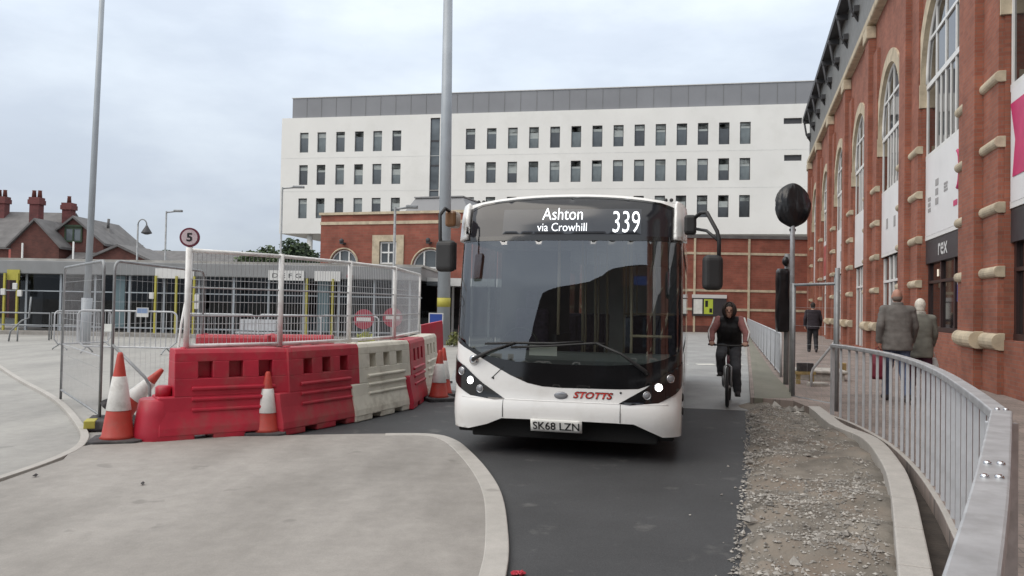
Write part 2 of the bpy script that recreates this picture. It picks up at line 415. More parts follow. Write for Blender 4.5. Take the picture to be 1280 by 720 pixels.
# ------------------------------------------------------------------ ground, road, apron, verge, pavement
struct(MB().add([(-700, -500, 0), (700, -500, 0), (700, 900, 0), (-700, 900, 0)], [(0, 1, 2, 3)]).build('ground', M['ground'], loc=(0, 0, -.012)))
rd = [(3.95, 12.83), (3.1, 10.0), (2.42, 7.8), (1.95, 6.3), (1.5, 4.8), (1.0, 3.0), (.5, 1.0), (0, -2), (-1, -9), (-4, -9), (-4, 3), (-3.9, 8.2),
      (-3.6, 9.6), (-2.6, 10.4), (-1.6, 13.0), (-1.2, 15.2), (0.0, 13.9), (2.0, 13.2)]
struct(MB().slab(rd, -.03, -.004).build('road', M['asphalt']))
orr = [(3.98, 12.82), (2.0, 13.2), (0, 13.9), (-1.2, 15.2), (-1.4, 20), (2, 34), (9, 54.0), (15.5, 54.0)]
struct(MB().slab(orr, -.04, -.008).build('old_road', M['oldroad']))
edge = smooth_path([(-2.6, 9.47), (-1.5, 9.72), (-.92, 9.74), (-.62, 9.35), (-.40, 8.6), (-.2, 7.7), (-.06, 6.8), (.0, 5.8), (0.0, 4.74), (-.15, 3.4), (-.6, 1.6), (-1.6, -.6), (-3.2, -3)], 5)
ap = [tuple(p) for p in edge]+[(-9, -4), (-9, 4), (-4.35, 5.4), (-4.3, 6.8), (-4.32, 7.8), (-4.55, 8.4), (-4.4, 8.9), (-3.6, 9.2)]
struct(MB().slab(ap, -.03, .028).build('apron', M['apron']))
struct(strip_along([tuple(p) for p in edge[5:]], .0, .16, -.03, .034).build('kerb', M['edging'], bevel=.008))
lip = smooth_path([(-16, 24), (-10, 16.2), (-7.1, 12.6), (-5.3, 10.0), (-4.62, 8.8), (-4.4, 7.9), (-4.38, 6.8), (-4.45, 5.4), (-9.2, 3.5)], 5)
struct(strip_along([tuple(p) for p in lip], .0, .085, -.02, .032).build('kerb', M['edging'], bevel=.006))
# verge of rubble
verge_l = [(1.0, 3.0), (1.45, 4.7), (1.95, 6.3), (2.42, 7.8), (3.1, 10.0), (3.75, 12.2), (3.95, 12.9)]
kerbp = [G(*p, z=.15) for p in ((1027, 515), (1048, 531), (1088, 548), (1115, 580), (1128, 615), (1136, 660), (1145, 720))]
kp = [(4.66, 12.3)]+[(p.x, p.y) for p in kerbp]+[(1.80, 3.45), (1.2, 2.2), (.7, 1.2)]
kpath = [tuple(p) for p in smooth_path(kp, 6)]
def xl(y):
    for (x0, y0), (x1, y1) in zip(verge_l, verge_l[1:]):
        if y0 <= y <= y1: return x0+(x1-x0)*(y-y0)/(y1-y0)
    return verge_l[0][0] if y < verge_l[0][1] else verge_l[-1][0]
def xk(y):
    best = min(kpath, key=lambda p: abs(p[1]-y)); return best[0]
def vz(x, y, t):
    return -.006+.05*min(1, t*7)*min(1, (1-t)*9)+.13*max(0, noise.noise((x*1.6, y*1.6, 3)))*min(1, t*5)+.03*noise.noise((x*6, y*6, 0))*min(1, t*6)
mb = MB(); vs = []; fs = []
NX, NY = 44, 190
for j in range(NY+1):
    y = 1.8+(13.6-1.8)*j/NY
    a = xl(y)-.10+.09*noise.noise((y*2.3, 0, 5))+.05*noise.noise((y*9, 0, 1)); b = xk(y) if y < 12.3 else 5.6
    for i in range(NX+1):
        t = i/NX; x = a+(b-a)*t; vs.append((x, y, vz(x, y, t)))
for j in range(NY):
    for i in range(NX): p = j*(NX+1)+i; fs.append((p, p+1, p+NX+2, p+NX+1))
struct(mb.add(vs, fs, True).build('verge', M['soil']))
def rock(mb, c, r, T=None):
    q = [(1, 0, 0), (-1, 0, 0), (0, 1, 0), (0, -1, 0), (0, 0, 1), (0, 0, -1)]
    a = random.uniform(0, 6.28); ca, sa = cos(a), sin(a)
    vs = []
    for x, y, z in q:
        k = r*random.uniform(.55, 1.25); x, y = x*ca-y*sa, x*sa+y*ca
        vs.append((c[0]+x*k+random.uniform(-.25, .25)*r, c[1]+y*k+random.uniform(-.25, .25)*r, c[2]+z*k*.7))
    mb.add(vs, [(0, 2, 4), (2, 1, 4), (1, 3, 4), (3, 0, 4), (2, 0, 5), (1, 2, 5), (3, 1, 5), (0, 3, 5)])
mb = MB()
for _ in range(21000):
    y = 2.5+(random.random()**1.25)*10.2; t = random.random()
    x = xl(y)-.16+(xk(y)-xl(y)+.1)*t
    if random.random() < .01: x -= random.expovariate(6); t = 0
    d = noise.noise((x*1.1, y*1.1, 9))
    if random.random() > .42+.9*d and t > .06: continue
    if t <= .06 and random.random() > .5: continue
    r = random.choice((.007, .009, .011, .014, .018))*random.uniform(.7, 1.3)
    if random.random() < .02: r *= 2.4
    mb.cur = 1 if random.random() < .22 else 0
    rock(mb, (x, y, max(0, vz(x, y, t))+r*.2), r)
tag(mb.build('gravel', [M['stone'], M['stone2']]), 'loose crushed stone scattered over the dug up verge beside the fresh asphalt', 'gravel', kind='stuff')
kseg = []; cur = [kpath[0]]; acc = 0
for a_, b_ in zip(kpath, kpath[1:]):
    l_ = math.hypot(b_[0]-a_[0], b_[1]-a_[1]); acc += l_; cur.append(b_)
    if acc > .8: kseg.append(cur); acc = 0; cur = [(b_[0]+(b_[0]-a_[0])/l_*.012, b_[1]+(b_[1]-a_[1])/l_*.012)]
if len(cur) > 1: kseg.append(cur)
for sg_ in kseg: struct(strip_along(sg_, .09, .09, -.03, .1545).build('kerb', M['edging'], bevel=.012))
# railing path, trench and pavement
railp = [G(*p, z=1.15) for p in ((1041, 430), (1065, 433), (1090, 437), (1120, 443), (1150, 452), (1180, 465), (1205, 480), (1230, 497), (1252, 514), (1240, 600), (1215, 720))]
rpath = [(p.x, p.y) for p in railp]+[(.45, .85)]
base_r = [tuple(p) for p in smooth_path(rpath[:9]+[(1.62, 2.2), (.95, 1.2)], 5)]
trench = [(p[0], p[1]) for p in kpath if p[1] < 12]+[(p[0]+.02, p[1]) for p in reversed(base_r)]
struct(MB().slab(trench, -.03, .021).build('trench', M['trench']))
pave = [(p[0]-.06, p[1]) for p in base_r]+[(.6, -14), (.69, -14), (4.75+.29*58, 58), (18.2, 58), (3.95+.29*45, 57.9), (4.02, 13.4), (4.6, 13.0)]
struct(MB().slab(pave, -.03, .15).build('pavement', M['paving']))
struct(strip_along([(4.05, 13.3), (4.35, 14.3), (10.7, 36), (17.0, 57.5)], .0, .14, -.02, .158).build('kerb', M['mossy'], bevel=.01))
struct(MB().slab([(4.18, 13.3), (4.49, 14.3), (10.84, 36), (17.1, 57.4), (17.3, 57.4), (13.6, 46), (6.1, 18.6), (5.0, 14.2), (4.7, 13.4)], .10, .1545).build('footway_strip', M['mossy']))
struct(strip_along([(p[0]-.03, p[1]) for p in base_r], .02, .025, .0, .156).build('kerb', M['edging'], bevel=.006))
mk = MB()
for k in range(9):
    a = G(700+k*34, 455-.0*k, 0); b = G(722+k*34, 455, 0)
    mk.add([(a.x, a.y-.35, .0), (b.x, b.y-.35, .0), (b.x, b.y+.15, .0), (a.x, a.y+.15, .0)], [(0, 1, 2, 3)])
struct(mk.build('road_marking', M['linewhite']))
# ------------------------------------------------------------------ the bus
BUSW, BUSD = 1.235, .40
def _plan():
    P_ = []
    for i in range(401):
        th = -pi/2+pi*i/400
        P_.append((BUSW*math.copysign(abs(sin(th))**.60, th), BUSD*(1-max(0, cos(th))**.60)))
    U_ = [0]
    for a, b in zip(P_, P_[1:]): U_.append(U_[-1]+math.hypot(b[0]-a[0], b[1]-a[1]))
    h = U_[-1]/2
    return P_, [u-h for u in U_]
PL, PU = _plan(); UMAX = PU[-1]
import bisect
def plan(u):
    u = max(-UMAX, min(UMAX, u)); i = max(1, min(len(PU)-1, bisect.bisect_left(PU, u))); t = (u-PU[i-1])/(PU[i]-PU[i-1]+1e-9)
    a, b = PL[i-1], PL[i]; x = a[0]+(b[0]-a[0])*t; y = a[1]+(b[1]-a[1])*t
    i0 = max(0, i-4); i1 = min(len(PL)-1, i+3); tx = PL[i1][0]-PL[i0][0]; ty = PL[i1][1]-PL[i0][1]; l = math.hypot(tx, ty)
    return x, y, ty/l, -tx/l
def UX(x):
    x = max(-BUSW+1e-4, min(BUSW-1e-4, x)); xs = [p[0] for p in PL]
    i = max(1, min(len(xs)-1, bisect.bisect_left(xs, x))); t = (x-xs[i-1])/(xs[i]-xs[i-1]+1e-9)
    return PU[i-1]+(PU[i]-PU[i-1])*t
RK = [(.0, .06), (.25, .045), (.40, .0), (.53, .0), (.60, .035), (.80, .045), (1.2, .075), (1.8, .13), (2.3, .20), (2.55, .26), (2.72, .34), (2.84, .46), (3.2, .9)]
def rk(z):
    for (a, b), (c, d) in zip(RK, RK[1:]):
        if z <= c: return b+(d-b)*(z-a)/(c-a)
    return RK[-1][1]
def taper(z): return 1-.016*max(0, z-1.0)/1.8
def S(u, z, off=0):
    x, y, nx, ny = plan(u)
    return (x*taper(z)+nx*off, y+ny*off+rk(z), z)
def XZ(poly): return [(UX(x), z) for x, z in poly]
bus = empty('bus', (.525, 8.36, .025), R(-12.7), 'white single decker bus with lit headlights and route 339 on its display', 'bus')
def patch(name, poly, m, off, parent=bus, holes=(), d=.05, solid=0, raw=False):
    P_ = dens(poly if raw else XZ(poly), d); H_ = [dens(h if raw else XZ(h), d) for h in holes]
    vs, fs = cdt(P_, H_, d*1.3)
    mb = MB(); mb.add([S(u, z, off) for u, z in vs], fs, True)
    o = mb.build(name, m, parent)
    if solid: sdm = o.modifiers.new('solid', 'SOLIDIFY'); sdm.thickness = solid; sdm.offset = -1
    return o
def ztop(x): return 2.815-.125*(abs(x)/BUSW)**2.2
XM = 1.2349
mask_poly = [(-XM, 1.24), (-1.03, 1.085), (-.80, .965), (-.55, .84), (-.36, .765), (-.2, .735), (0, .728), (.6, .735), (.80, .745), (.95, .80), (1.10, .90), (XM, 1.02), (XM, 2.32), (1.14, 2.34), (1.14, 2.66)] + \
            [(x, ztop(x)-.028) for x in (1.0, .8, .6, .4, .2, 0, -.2, -.4, -.6, -.8, -1.0)]+[(-1.14, 2.66), (-1.14, 2.34), (-XM, 2.32)]
# front shell: parametrised so that it also wraps round the corners
shell = [(-UMAX, .25), (UX(-1.02), .245), (UX(-.80), .31), (UX(-.63), .385), (0, .395), (UX(.55), .39), (UX(.76), .385), (UX(.90), .32), (UX(1.05), .25), (UMAX, .25), (UMAX, 2.68)] + \
        [(UX(x), ztop(x)) for x in (1.2, 1.1, 1.0, .8, .6, .4, .2, 0, -.2, -.4, -.6, -.8, -1.0, -1.1, -1.2)]+[(-UMAX, 2.68)]
glass_poly = [(-1.20, 1.235), (-1.03, 1.12), (-.80, 1.03), (-.5, .985), (0, .97), (.5, .975), (.85, 1.0), (1.05, 1.05), (1.20, 1.13), (1.21, 2.27), (1.0, 2.285), (0, 2.29), (-1.0, 2.285), (-1.21, 2.27)]
disp_poly = [(-1.12, 2.335), (1.12, 2.335), (1.12, 2.63)]+[(x, ztop(x)-.05) for x in (1.0, .8, .6, .4, .2, 0, -.2, -.4, -.6, -.8, -1.0)]+[(-1.12, 2.63)]
sh = patch('front_panel', shell, M['buswhite'], 0, holes=[XZ(mask_poly)], raw=True, d=.045)
patch('windscreen_surround', mask_poly, M['busblack'], .002, holes=[glass_poly, disp_poly])
wsc = patch('windscreen', glass_poly, M['screen'], -.004)
patch('destination_screen', disp_poly, M['destglass'], -.003)
dsp = patch('destination_display', [(-.72, 2.36), (.80, 2.36), (.80, 2.635), (-.72, 2.635)], M['display'], .003)
def on_front(x0, z0, off): return lambda a, b: S(UX(x0+a), z0+b, off)
text_obj('display_text', 'Ashton', M['led'], dsp, .445, .135, on_front(-.275, 2.515, .008), offset=-.006)
text_obj('display_text', 'via Crowhill', M['led'], dsp, .545, .09, on_front(-.325, 2.39, .008), offset=-.006)
text_obj('display_text', '339', M['led'], dsp, .285, .235, on_front(.50, 2.375, .008), offset=-.006)
for s in (-1, 1):
    pd = [(s*a, b) for a, b in ((1.135, 2.31), (1.2349, 2.29), (1.2349, 2.60), (1.20, 2.70), (1.14, 2.735))]
    P_ = XZ(pd)
    if s > 0: P_ = [(u if u < UX(1.23) else UMAX, z) for u, z in P_]
    else: P_ = [(u if u > UX(-1.23) else -UMAX, z) for u, z in P_]
    patch('roof_corner', P_, M['buswhite'], .045, raw=True, solid=.05, d=.03)
    hl = patch('headlight', [(s*a, b) for a, b in ((1.2345, 1.04), (1.08, .915), (.86, .745), (.60, .588), (.72, .578), (1.0, .605), (1.16, .69), (1.2345, .82))], M['busblack'], .008, d=.03)
    for nm, x, z, r, on in (('main_lamp', 1.0, .765, .037, 1), ('outer_lamp', 1.115, .855, .036, 0), ('inner_lamp', .885, .680, .034, 0)):
        c = V(S(UX(s*x), z, .012)); _, _, nx, ny = plan(UX(s*x)); q = V((nx, ny, 0)).to_track_quat('Z', 'Y').to_matrix().to_4x4(); q.translation = c
        lb = MB().lathe([(r*1.25, -.012), (r*1.28, .004), (r*1.12, .010), (r*1.05, .004)], 20, q).build('lamp_rim', M['chrome'], hl)
        MB().lathe([(r, -.004), (r*.98, .006), (r*.7, .012), (r*.3, .015)], 20, q).build(nm, M['lampon'] if on else M['lens'], hl)
    # side marker roundels on the flank
    ln = MB().tube([S(UX(s*.62), .598, .003), S(UX(s*.62), .50, .003), S(UX(s*.62), .40, .003)], .004, 6).build('panel_seam', M['matteblack'], sh)
    MB().ball(S(UX(s*.74 if s < 0 else .62), .80 if s < 0 else .70, .0), .012, 8).build('panel_bolt', M['matteblack'], sh)
MB().tube([S(UX(-.63), 1.0-.075, .003), S(UX(-.76), .80, .003)], .004, 6).build('panel_seam', M['matteblack'], sh)
MB().tube([S(UX(x), .585, .001) for x in [i/20-1.1 for i in range(45)]], .006, 6).build('bumper_crease', M['buswhite'], sh)
# number plate, emblem, operator lettering
pl = patch('number_plate', [(-.31, .268), (.23, .268), (.23, .392), (-.31, .392)], M['plate'], .022, solid=.02)
text_obj('plate_text', 'SK68 LZN', M['ink'], pl, .49, .083, on_front(-.285, .289, .026), offset=.012)
c = V(S(0, .65, .004)); q = Matrix.Rotation(pi/2, 4, 'X'); q.translation = c
MB().lathe([(.072, -.004), (.072, .004), (.06, .009), (.02, .012)], 24, q @ Matrix.Diagonal((1, .55, 1, 1))).build('emblem', M['lens'], sh)
lt = text_obj('operator_name', 'STOTTS', M['logo_blk'], sh, .40, .072, lambda a, b: S(UX(.125+a+.35*b), .626+b, .005), offset=.035)
text_obj('operator_name', 'STOTTS', M['logo_red'], lt, .39, .060, lambda a, b: S(UX(.13+a+.35*b), .632+b, .008), offset=.016)
# valance and underside
MB().box(-1.16, 1.16, .22, 10.3, .20, .42).box(-1.0, 1.0, .2, .5, .16, .40).build('underframe', M['under'], bus, bevel=.02)
# body: sides, roof, rear
ROOF0 = .62
def section(y, k=1.0):
    pts = []
    for a in range(0, 9):
        t = pi/2*a/8; pts.append((-(BUSW*taper(2.6))+.10*(1-cos(t)), 2.63+.09*sin(t)))
    xs = [-1.1, -.9, -.6, -.3, 0, .3, .6, .9, 1.1]
    top = [(x, 2.735+.085*(1-(abs(x)/1.14)**2)) for x in xs]
    return pts+top+[(-x, z) for x, z in reversed(pts)]
mb = MB(); prev = None; vs = []; ys = [.80, 2, 4, 6, 8, 10.2, 10.5]
secs = [section(y) for y in ys]; n = len(secs[0])
front = []
for x, z in secs[0]:                       # roof leading edge follows the shell top
    u = UX(max(-XM, min(XM, x/taper(2.7)))); p = S(u, min(z, ztop(max(-XM, min(XM, x)))), -.002); front.append(p)
rows = [front]+[[(x*(.97 if y > 10.4 else 1), y, z-(.12 if y > 10.4 else 0)) for x, z in sct] for y, sct in zip(ys, secs)]
vs = [p for r_ in rows for p in r_]
fs = [(i*n+j, (i+1)*n+j, (i+1)*n+j+1, i*n+j+1) for i in range(len(rows)-1) for j in range(n-1)]
mb.add(vs, fs, True).build('roof', M['buswhite'], bus)
for s in (-1, 1):
    def W(y, z, o=0): return (s*(BUSW*taper(z)+o), y, z)
    def wall_panel(name, pts, m, holes=(), o=0):
        v2, f2 = cdt(dens(pts, .3), [dens(h, .1) for h in holes]); return MB().add([W(y, z, o) for y, z in v2], f2).build(name, m, bus)
    arch = lambda yc: [(yc+.56*cos(t), .5+.56*sin(t)) for t in arc(14, 0, pi)]+[(yc-.56, .27), (yc+.56, .27)]
    def y0(z): return BUSD+rk(z)
    side = [(y0(z), z) for z in (.26, .5, .75, 1.0)]+[(10.5, 1.0), (10.5, .26)]
    wall_panel('side_panel', side, M['buswhite'], [arch(2.75), arch(8.35)])
    wall_panel('side_panel', [(y0(z), z) for z in (2.36, 2.5, 2.64)]+[(10.5, 2.64), (10.5, 2.36)], M['buswhite'])
    wn = [(1.0, 1.08, 2.30), (2.2, 1.08, 2.30), (3.7, 1.08, 2.30), (5.2, 1.08, 2.30), (6.7, 1.08, 2.30), (8.2, 1.08, 2.30), (9.7, 1.08, 2.30)]
    holes = []; xs = [.78, 2.05, 3.55, 5.05, 6.55, 8.05, 9.45]
    for a, b in zip(xs, xs[1:]): holes.append([(a+.05, 1.06), (b-.05, 1.06), (b-.05, 2.30), (a+.05, 2.30)])
    wb = wall_panel('window_band', [(y0(z), z) for z in (1.0, 1.5, 2.0, 2.36)]+[(10.5, 2.36), (10.5, 1.0)], M['busblack'], holes)
    for h in holes:
        MB().add([W(y, z, -.01) for y, z in h], [(0, 1, 2, 3)]).build('side_window', M['sideglass'], bus)
    for yc in (2.75, 8.35):
        wh = MB(); T = Matrix.Translation((s*1.06, yc, .47)) @ Matrix.Rotation(pi/2, 4, 'Y')
        whl = wh.lathe([(.30, -.13), (.44, -.13), (.47, -.09), (.47, .09), (.44, .13), (.30, .13)], 28, T).build('wheel', M['tyre'], bus)
        MB().lathe([(.29, -.10), (.30, .0), (.27, .10), (.10, .06), (.08, .12)], 20, T).build('rim', M['steel'], whl)
    # two small round side lamps low on the corner
    for yc, zc in ((.62, .62), (.66, .47)):
        MB().lathe([(.045, -.01), (.045, .012), (.03, .018)], 14, Matrix.Translation((s*(BUSW-.002), yc, zc)) @ Matrix.Rotation(s*pi/2, 4, 'Y')).build('side_marker', M['matteblack'], bus)
MB().box(-1.19, 1.19, 10.46, 10.5, .4, 2.66).build('rear_panel', M['buswhite'], bus)
# saloon
MB().box(-1.2, 1.2, .8, 10.4, .33, .36).build('floor', M['floor_in'], bus)
MB().box(-1.15, 1.15, .9, 10.4, 2.54, 2.56).build('ceiling', M['ceil'], bus)
dsh = MB().prism([(.30, .55), (.30, 1.00), (.42, 1.07), (.62, 1.08), (.70, .98), (.70, .55)], -1.1, 1.1, Matrix.Rotation(pi/2, 4, 'Z')).build('dashboard', M['dash'], bus)
# prism lies along local y after the turn: x -> y
st = MB().tube([(-.62+.21*cos(t), .82+.06*sin(t), 1.12+.20*sin(t)) for t in arc(24, 0, 2*pi)[:-1]], .016, 8, closed=True)
st.tube([(-.62, .82, 1.12), (-.62, .7, .98)], .03, 8).box(-.80, -.44, .815, .835, 1.10, 1.135).build('steering_wheel', M['matteblack'], bus)
MB().box(-.86, -.40, 1.15, 1.60, .78, .92).box(-.84, -.42, 1.56, 1.68, .92, 1.55).box(-.72, -.54, 1.58, 1.68, 1.55, 1.78).box(-.75, -.5, 1.25, 1.5, .36, .8).build('driver_seat', M['seat'], bus, bevel=.04)
MB().box(-1.12, -.22, 1.95, 2.0, .36, 2.3).build('cab_partition', M['dark_in'], bus)
MB().box(-.24, -.20, .9, 1.95, .4, 1.25).build('cab_door', M['dark_in'], bus)
MB().tube([(-.20, 1.0, 1.25), (-.20, 1.0, 2.53)], .018, 8).build('handrail', M['rail_in'], bus)
for x, y in ((-.05, 1.9), (.10, 2.0), (.22, 2.3), (.62, 1.2), (.42, 2.6), (.86, 1.7), (.36, 4.0), (-.36, 4.6), (.36, 6), (-.36, 6.4)):
    MB().tube([(x, y, .36), (x+.02, y, 1.2), (x, y, 2.53)], .017, 8).build('handrail', M['rail_in'], bus)
MB().tube([(.62, 1.2, 1.25), (1.1, 1.2, 1.25)], .017, 8).tube([(.42, 2.6, 1.5), (1.1, 2.6, 1.5)], .017, 8).build('handrail', M['rail_in'], bus)
s0 = None
for k in range(7):
    for x in (-.95, -.55, .55, .95):
        if k < 1: continue
        if s0 is None:
            s0 = MB().box(-.19, .19, -.2, .22, .78, .88).box(-.19, .19, .16, .26, .86, 1.45).box(-.1, .1, 0, .1, .36, .8).build('passenger_seat', M['seat'], bus, bevel=.03); s0.location = (x, 2.6+k*.95, 0)
        else:
            o = s0.copy(); col.objects.link(o); o.parent = bus; o.location = (x, 2.6+k*.95, 0)
patch('paper_notice', [(-.36, 1.055), (-.06, 1.055), (-.06, 1.165), (-.36, 1.165)], M['paper'], -.03, d=.1)
# wipers
def wp(pts, r, n=8): return MB().tube([S(UX(x), z, o) for x, z, o in pts], r, n)
a = wp([(-.97, .985, .02), (-.95, 1.0, .06), (-.75, 1.10, .05), (-.50, 1.185, .03)], [.026, .022, .014, .01]).build('wiper', M['matteblack'], bus)
wp([(-.84, 1.165, .02), (-.5, 1.185, .022), (-.1, 1.19, .022), (.22, 1.215, .02)], .012).build('wiper_blade', M['matteblack'], a)
c = V(S(UX(-.97), .985, .004)); q = V((-.3, -1, .05)).to_track_quat('Z', 'Y').to_matrix().to_4x4(); q.translation = c
MB().lathe([(.055, -.01), (.055, .012), (.03, .03)], 16, q).build('wiper_boss', M['chrome'], a)
a = wp([(.88, .90, .02), (.86, .93, .06), (.62, 1.10, .05), (.36, 1.205, .03)], [.026, .022, .014, .01]).build('wiper', M['matteblack'], bus)
wp([(-.55, 1.135, .02), (-.1, 1.165, .024), (.3, 1.20, .024), (.45, 1.20, .02)], .012).build('wiper_blade', M['matteblack'], a)
# mirrors
ma = MB().box(-1.36, -1.235, .18, .42, 2.44, 2.62).build('mirror_bracket', M['amber'], bus, bevel=.03)
MB().tube([(-1.30, .25, 2.60), (-1.33, .10, 2.63), (-1.36, .02, 2.55), (-1.34, -.02, 2.3), (-1.31, -.02, 2.1)], .02, 8).build('mirror_arm', M['matteblack'], ma)
mh = MB().box(-.115, .115, -.06, .06, -.17, .17, Matrix.Translation((-1.27, -.02, 2.10)) @ Matrix.Rotation(R(-14), 4, 'Z')).build('wing_mirror', M['matteblack'], bus, bevel=.055, seg=4)
MB().box(-.095, .095, .058, .064, -.145, .145, Matrix.Translation((-1.27, -.02, 2.10)) @ Matrix.Rotation(R(-14), 4, 'Z')).build('mirror_glass', M['chrome'], mh)
ma = MB().box(1.235, 1.36, .22, .42, 2.36, 2.56).build('mirror_bracket', M['matteblack'], bus, bevel=.03)
MB().tube([(1.33, .28, 2.52), (1.40, .15, 2.57), (1.46, .05, 2.56), (1.56, -.05, 2.36), (1.58, -.06, 2.28), (1.58, -.06, 2.05)], .02, 8).tube([(1.33, .28, 2.42), (1.46, .1, 2.38), (1.57, -.05, 2.27)], .016, 8).build('mirror_arm', M['matteblack'], ma)
T = Matrix.Translation((1.52, -.06, 1.945)) @ Matrix.Rotation(R(10), 4, 'Z')
mh = MB().box(-.10, .10, -.07, .06, -.175, .175, T).build('wing_mirror', M['matteblack'], bus, bevel=.055, seg=4)
MB().box(-.085, .085, .058, .064, -.15, .15, T).build('mirror_glass', M['chrome'], mh)
for x in (-1.09, -1.03, 1.03, 1.09):
    MB().ball((x, .62, 2.765), .022, 8).build('roof_lamp', M['matteblack'], bus)
# ------------------------------------------------------------------ water filled barriers
def barrier(name, m, label, group, lug=True):
    root = empty(name, (0, 0, 0), 0, label, 'barrier', group)
    # local x along the barrier 0..1.5, y across, z up; upper half shifted against the lower half
    hx = [(.26, .44), (.65, .83), (1.04, 1.22)]
    T = Matrix.Rotation(pi/2, 4, 'Z')                     # prism's x -> local y, its y -> -local x
    def pr(b, yz, x0, x1): b.prism([(y, z) for y, z in yz]+[(-y, z) for y, z in reversed(yz)], -x1, -x0, T)
    b = MB(); th = lambda z: .235-.075*z
    pr(b, [(-th(.5), .50), (-th(.705), .705)], -.03, 1.50); pr(b, [(-th(.895), .895), (-th(.99), .99), (-th(1.04)+.025, 1.04)], -.03, 1.50)
    xs = [-.03]+[v for h in hx for v in h]+[1.50]
    for i in range(0, len(xs), 2): pr(b, [(-th(.70), .70), (-th(.90), .90)], xs[i], xs[i+1])
    for h in hx: pr(b, [(-.05, .70), (-.05, .90)], h[0], h[1])
    b.build('upper_body', m, root, bevel=.010, seg=2)
    lo = MB(); pr(lo, [(-.275, .07), (-.265, .16), (-th(.34)-.012, .34), (-th(.505), .505)], -.22, 1.32)
    for x0, x1 in ((-.22, .22), (.44, .86), (1.08, 1.32)): lo.box(x0+.004, x1-.004, -.268, .268, 0, .09)
    lo.build('lower_body', m, root, bevel=.016, seg=2)
    for z in (.35, .47, .59):
        rb = MB(); pr(rb, [(-th(z)-.012, z-.028), (-th(z)-.034, z-.012), (-th(z)-.034, z+.014), (-th(z)+.01, z+.026)], .18, 1.26)
        rb.build('rib', m, root, bevel=.010, seg=2)
    lg = None if not lug else MB().lathe([(.27, 0), (.265, .12), (.24, .30), (.21, .46), (.19, .48)], 20, Matrix.Translation((-.20, 0, 0)))
    if lg: lg.build('end_lug', m, root, bevel=.01)
    MB().lathe([(.10, .50), (.10, .60), (.07, .62)], 14, Matrix.Translation((-.12, 0, 0))).build('locking_pin', m, root)
    MB().lathe([(.05, 1.02), (.05, 1.05), (.03, 1.055)], 12, Matrix.Translation((.12, 0, 0))).build('filler_cap', m, root)
    return root
BP = [p_+V((.10, .02, 0)) for p_ in (G(209, 554), G(358, 543), G(447, 526), G(512, 510), G(530, 497), G(545, 485))]
def place(o, a, b, back=.275):
    d = (b-a); o.scale.x = d.length/1.52; ang = math.atan2(d.y, d.x); nn = V((-d.y, d.x, 0)).normalized()
    o.location = a+nn*back; o.rotation_euler.z = ang
kinds = [(M['red'], 'red water filled plastic barrier nearest the camera, behind the small cone'), (M['red2'], 'faded red plastic barrier between the nearest red barrier and the cream one'),
         (M['cream'], 'dirty cream plastic barrier between two red barriers'), (M['red'], 'red plastic barrier between the two cream barriers'), (M['cream'], 'cream plastic barrier at the far end, beside the leaning board')]
red0 = barrier('water_barrier', M['red'], kinds[0][1], 'water filled barriers round the works')
blist = []
for i in range(5):
    if i == 0: o = red0
    else:
        if i == 1: red1 = barrier('water_barrier', M['red'], '', 'water filled barriers round the works', False)
        o = red1 if i == 1 else copy_tree(red1); o['label'] = kinds[i][1]
        for ch in o.children:
            ch.data = ch.data.copy(); ch.data.materials.clear(); ch.data.materials.append(kinds[i][0])
    place(o, BP[i], BP[i+1])
for k, (px, py, ang, lab) in enumerate(((248, 497, 6, 'red plastic barrier behind the mesh, left one of the row at the back'), (332, 494, 4, 'red plastic barrier behind the mesh, right one of the row at the back'))):
    o = copy_tree(red1); o.location = G(px, py); o.scale.x = .74; o.rotation_euler.z = R(ang); o['label'] = lab
    for ch in o.children: ch.data = ch.data.copy(); ch.data.materials.clear(); ch.data.materials.append(M['red2'])
# ------------------------------------------------------------------ mesh panels standing on the barriers
def mesh_panel(name, w_, h_, m, label, group, step=.055, rr=.0036, fr=.019, mids=(.5,), z0=0, roundc=False):
    root = empty(name, (0, 0, 0), 0, label, 'fence panel', group)
    f = MB()
    if roundc:
        c = .12; pts = [(0, 0, z0), (0, 0, z0+h_-c)]+[(c-c*cos(t), 0, z0+h_-c+c*sin(t)) for t in arc(5, 0, pi/2)][1:]+[(w_-c+c*sin(t), 0, z0+h_-c+c*cos(t)) for t in arc(5, 0, pi/2)]+[(w_, 0, z0)]
        f.tube(pts, fr, 8); f.tube([(0, 0, z0+.15), (w_, 0, z0+.15)], fr*.8, 8)
    else:
        fr = .024; f.tube([(0, 0, z0-.05), (0, 0, z0+h_+.03)], fr*1.4, 8).tube([(w_, 0, z0-.05), (w_, 0, z0+h_)], fr, 8).tube([(0, 0, z0+h_), (w_, 0, z0+h_)], fr, 8).tube([(0, 0, z0+.02), (w_, 0, z0+.02)], fr, 8)
    f.build('panel_frame', m, root)
    g = MB(); n = int(w_/step)
    b0 = z0+(.15 if roundc else .02)
    for i in range(1, n): x = w_*i/n; g.tube([(x, .004, b0), (x, .004, z0+h_)], rr, 3, False)
    k = int(h_/.28)
    for i in range(1, k): z = b0+(h_-.1)*i/k; g.tube([(0, -.002, z), (w_, -.002, z)], rr*1.2, 3, False)
    for t in mids: g.tube([(0, 0, z0+h_*t), (w_, 0, z0+h_*t)], rr*3, 5, False)
    g.build('wire_mesh', M['steel_pale'], root)
    return root
def panel_between(a, b, *args, **kw):
    d = b-a; o = mesh_panel(args[0], d.xy.length, *args[1:], **kw); o.location = (a.x, a.y, 0); o.rotation_euler.z = math.atan2(d.y, d.x); return o
gp = 'mesh panels standing on the plastic barriers'
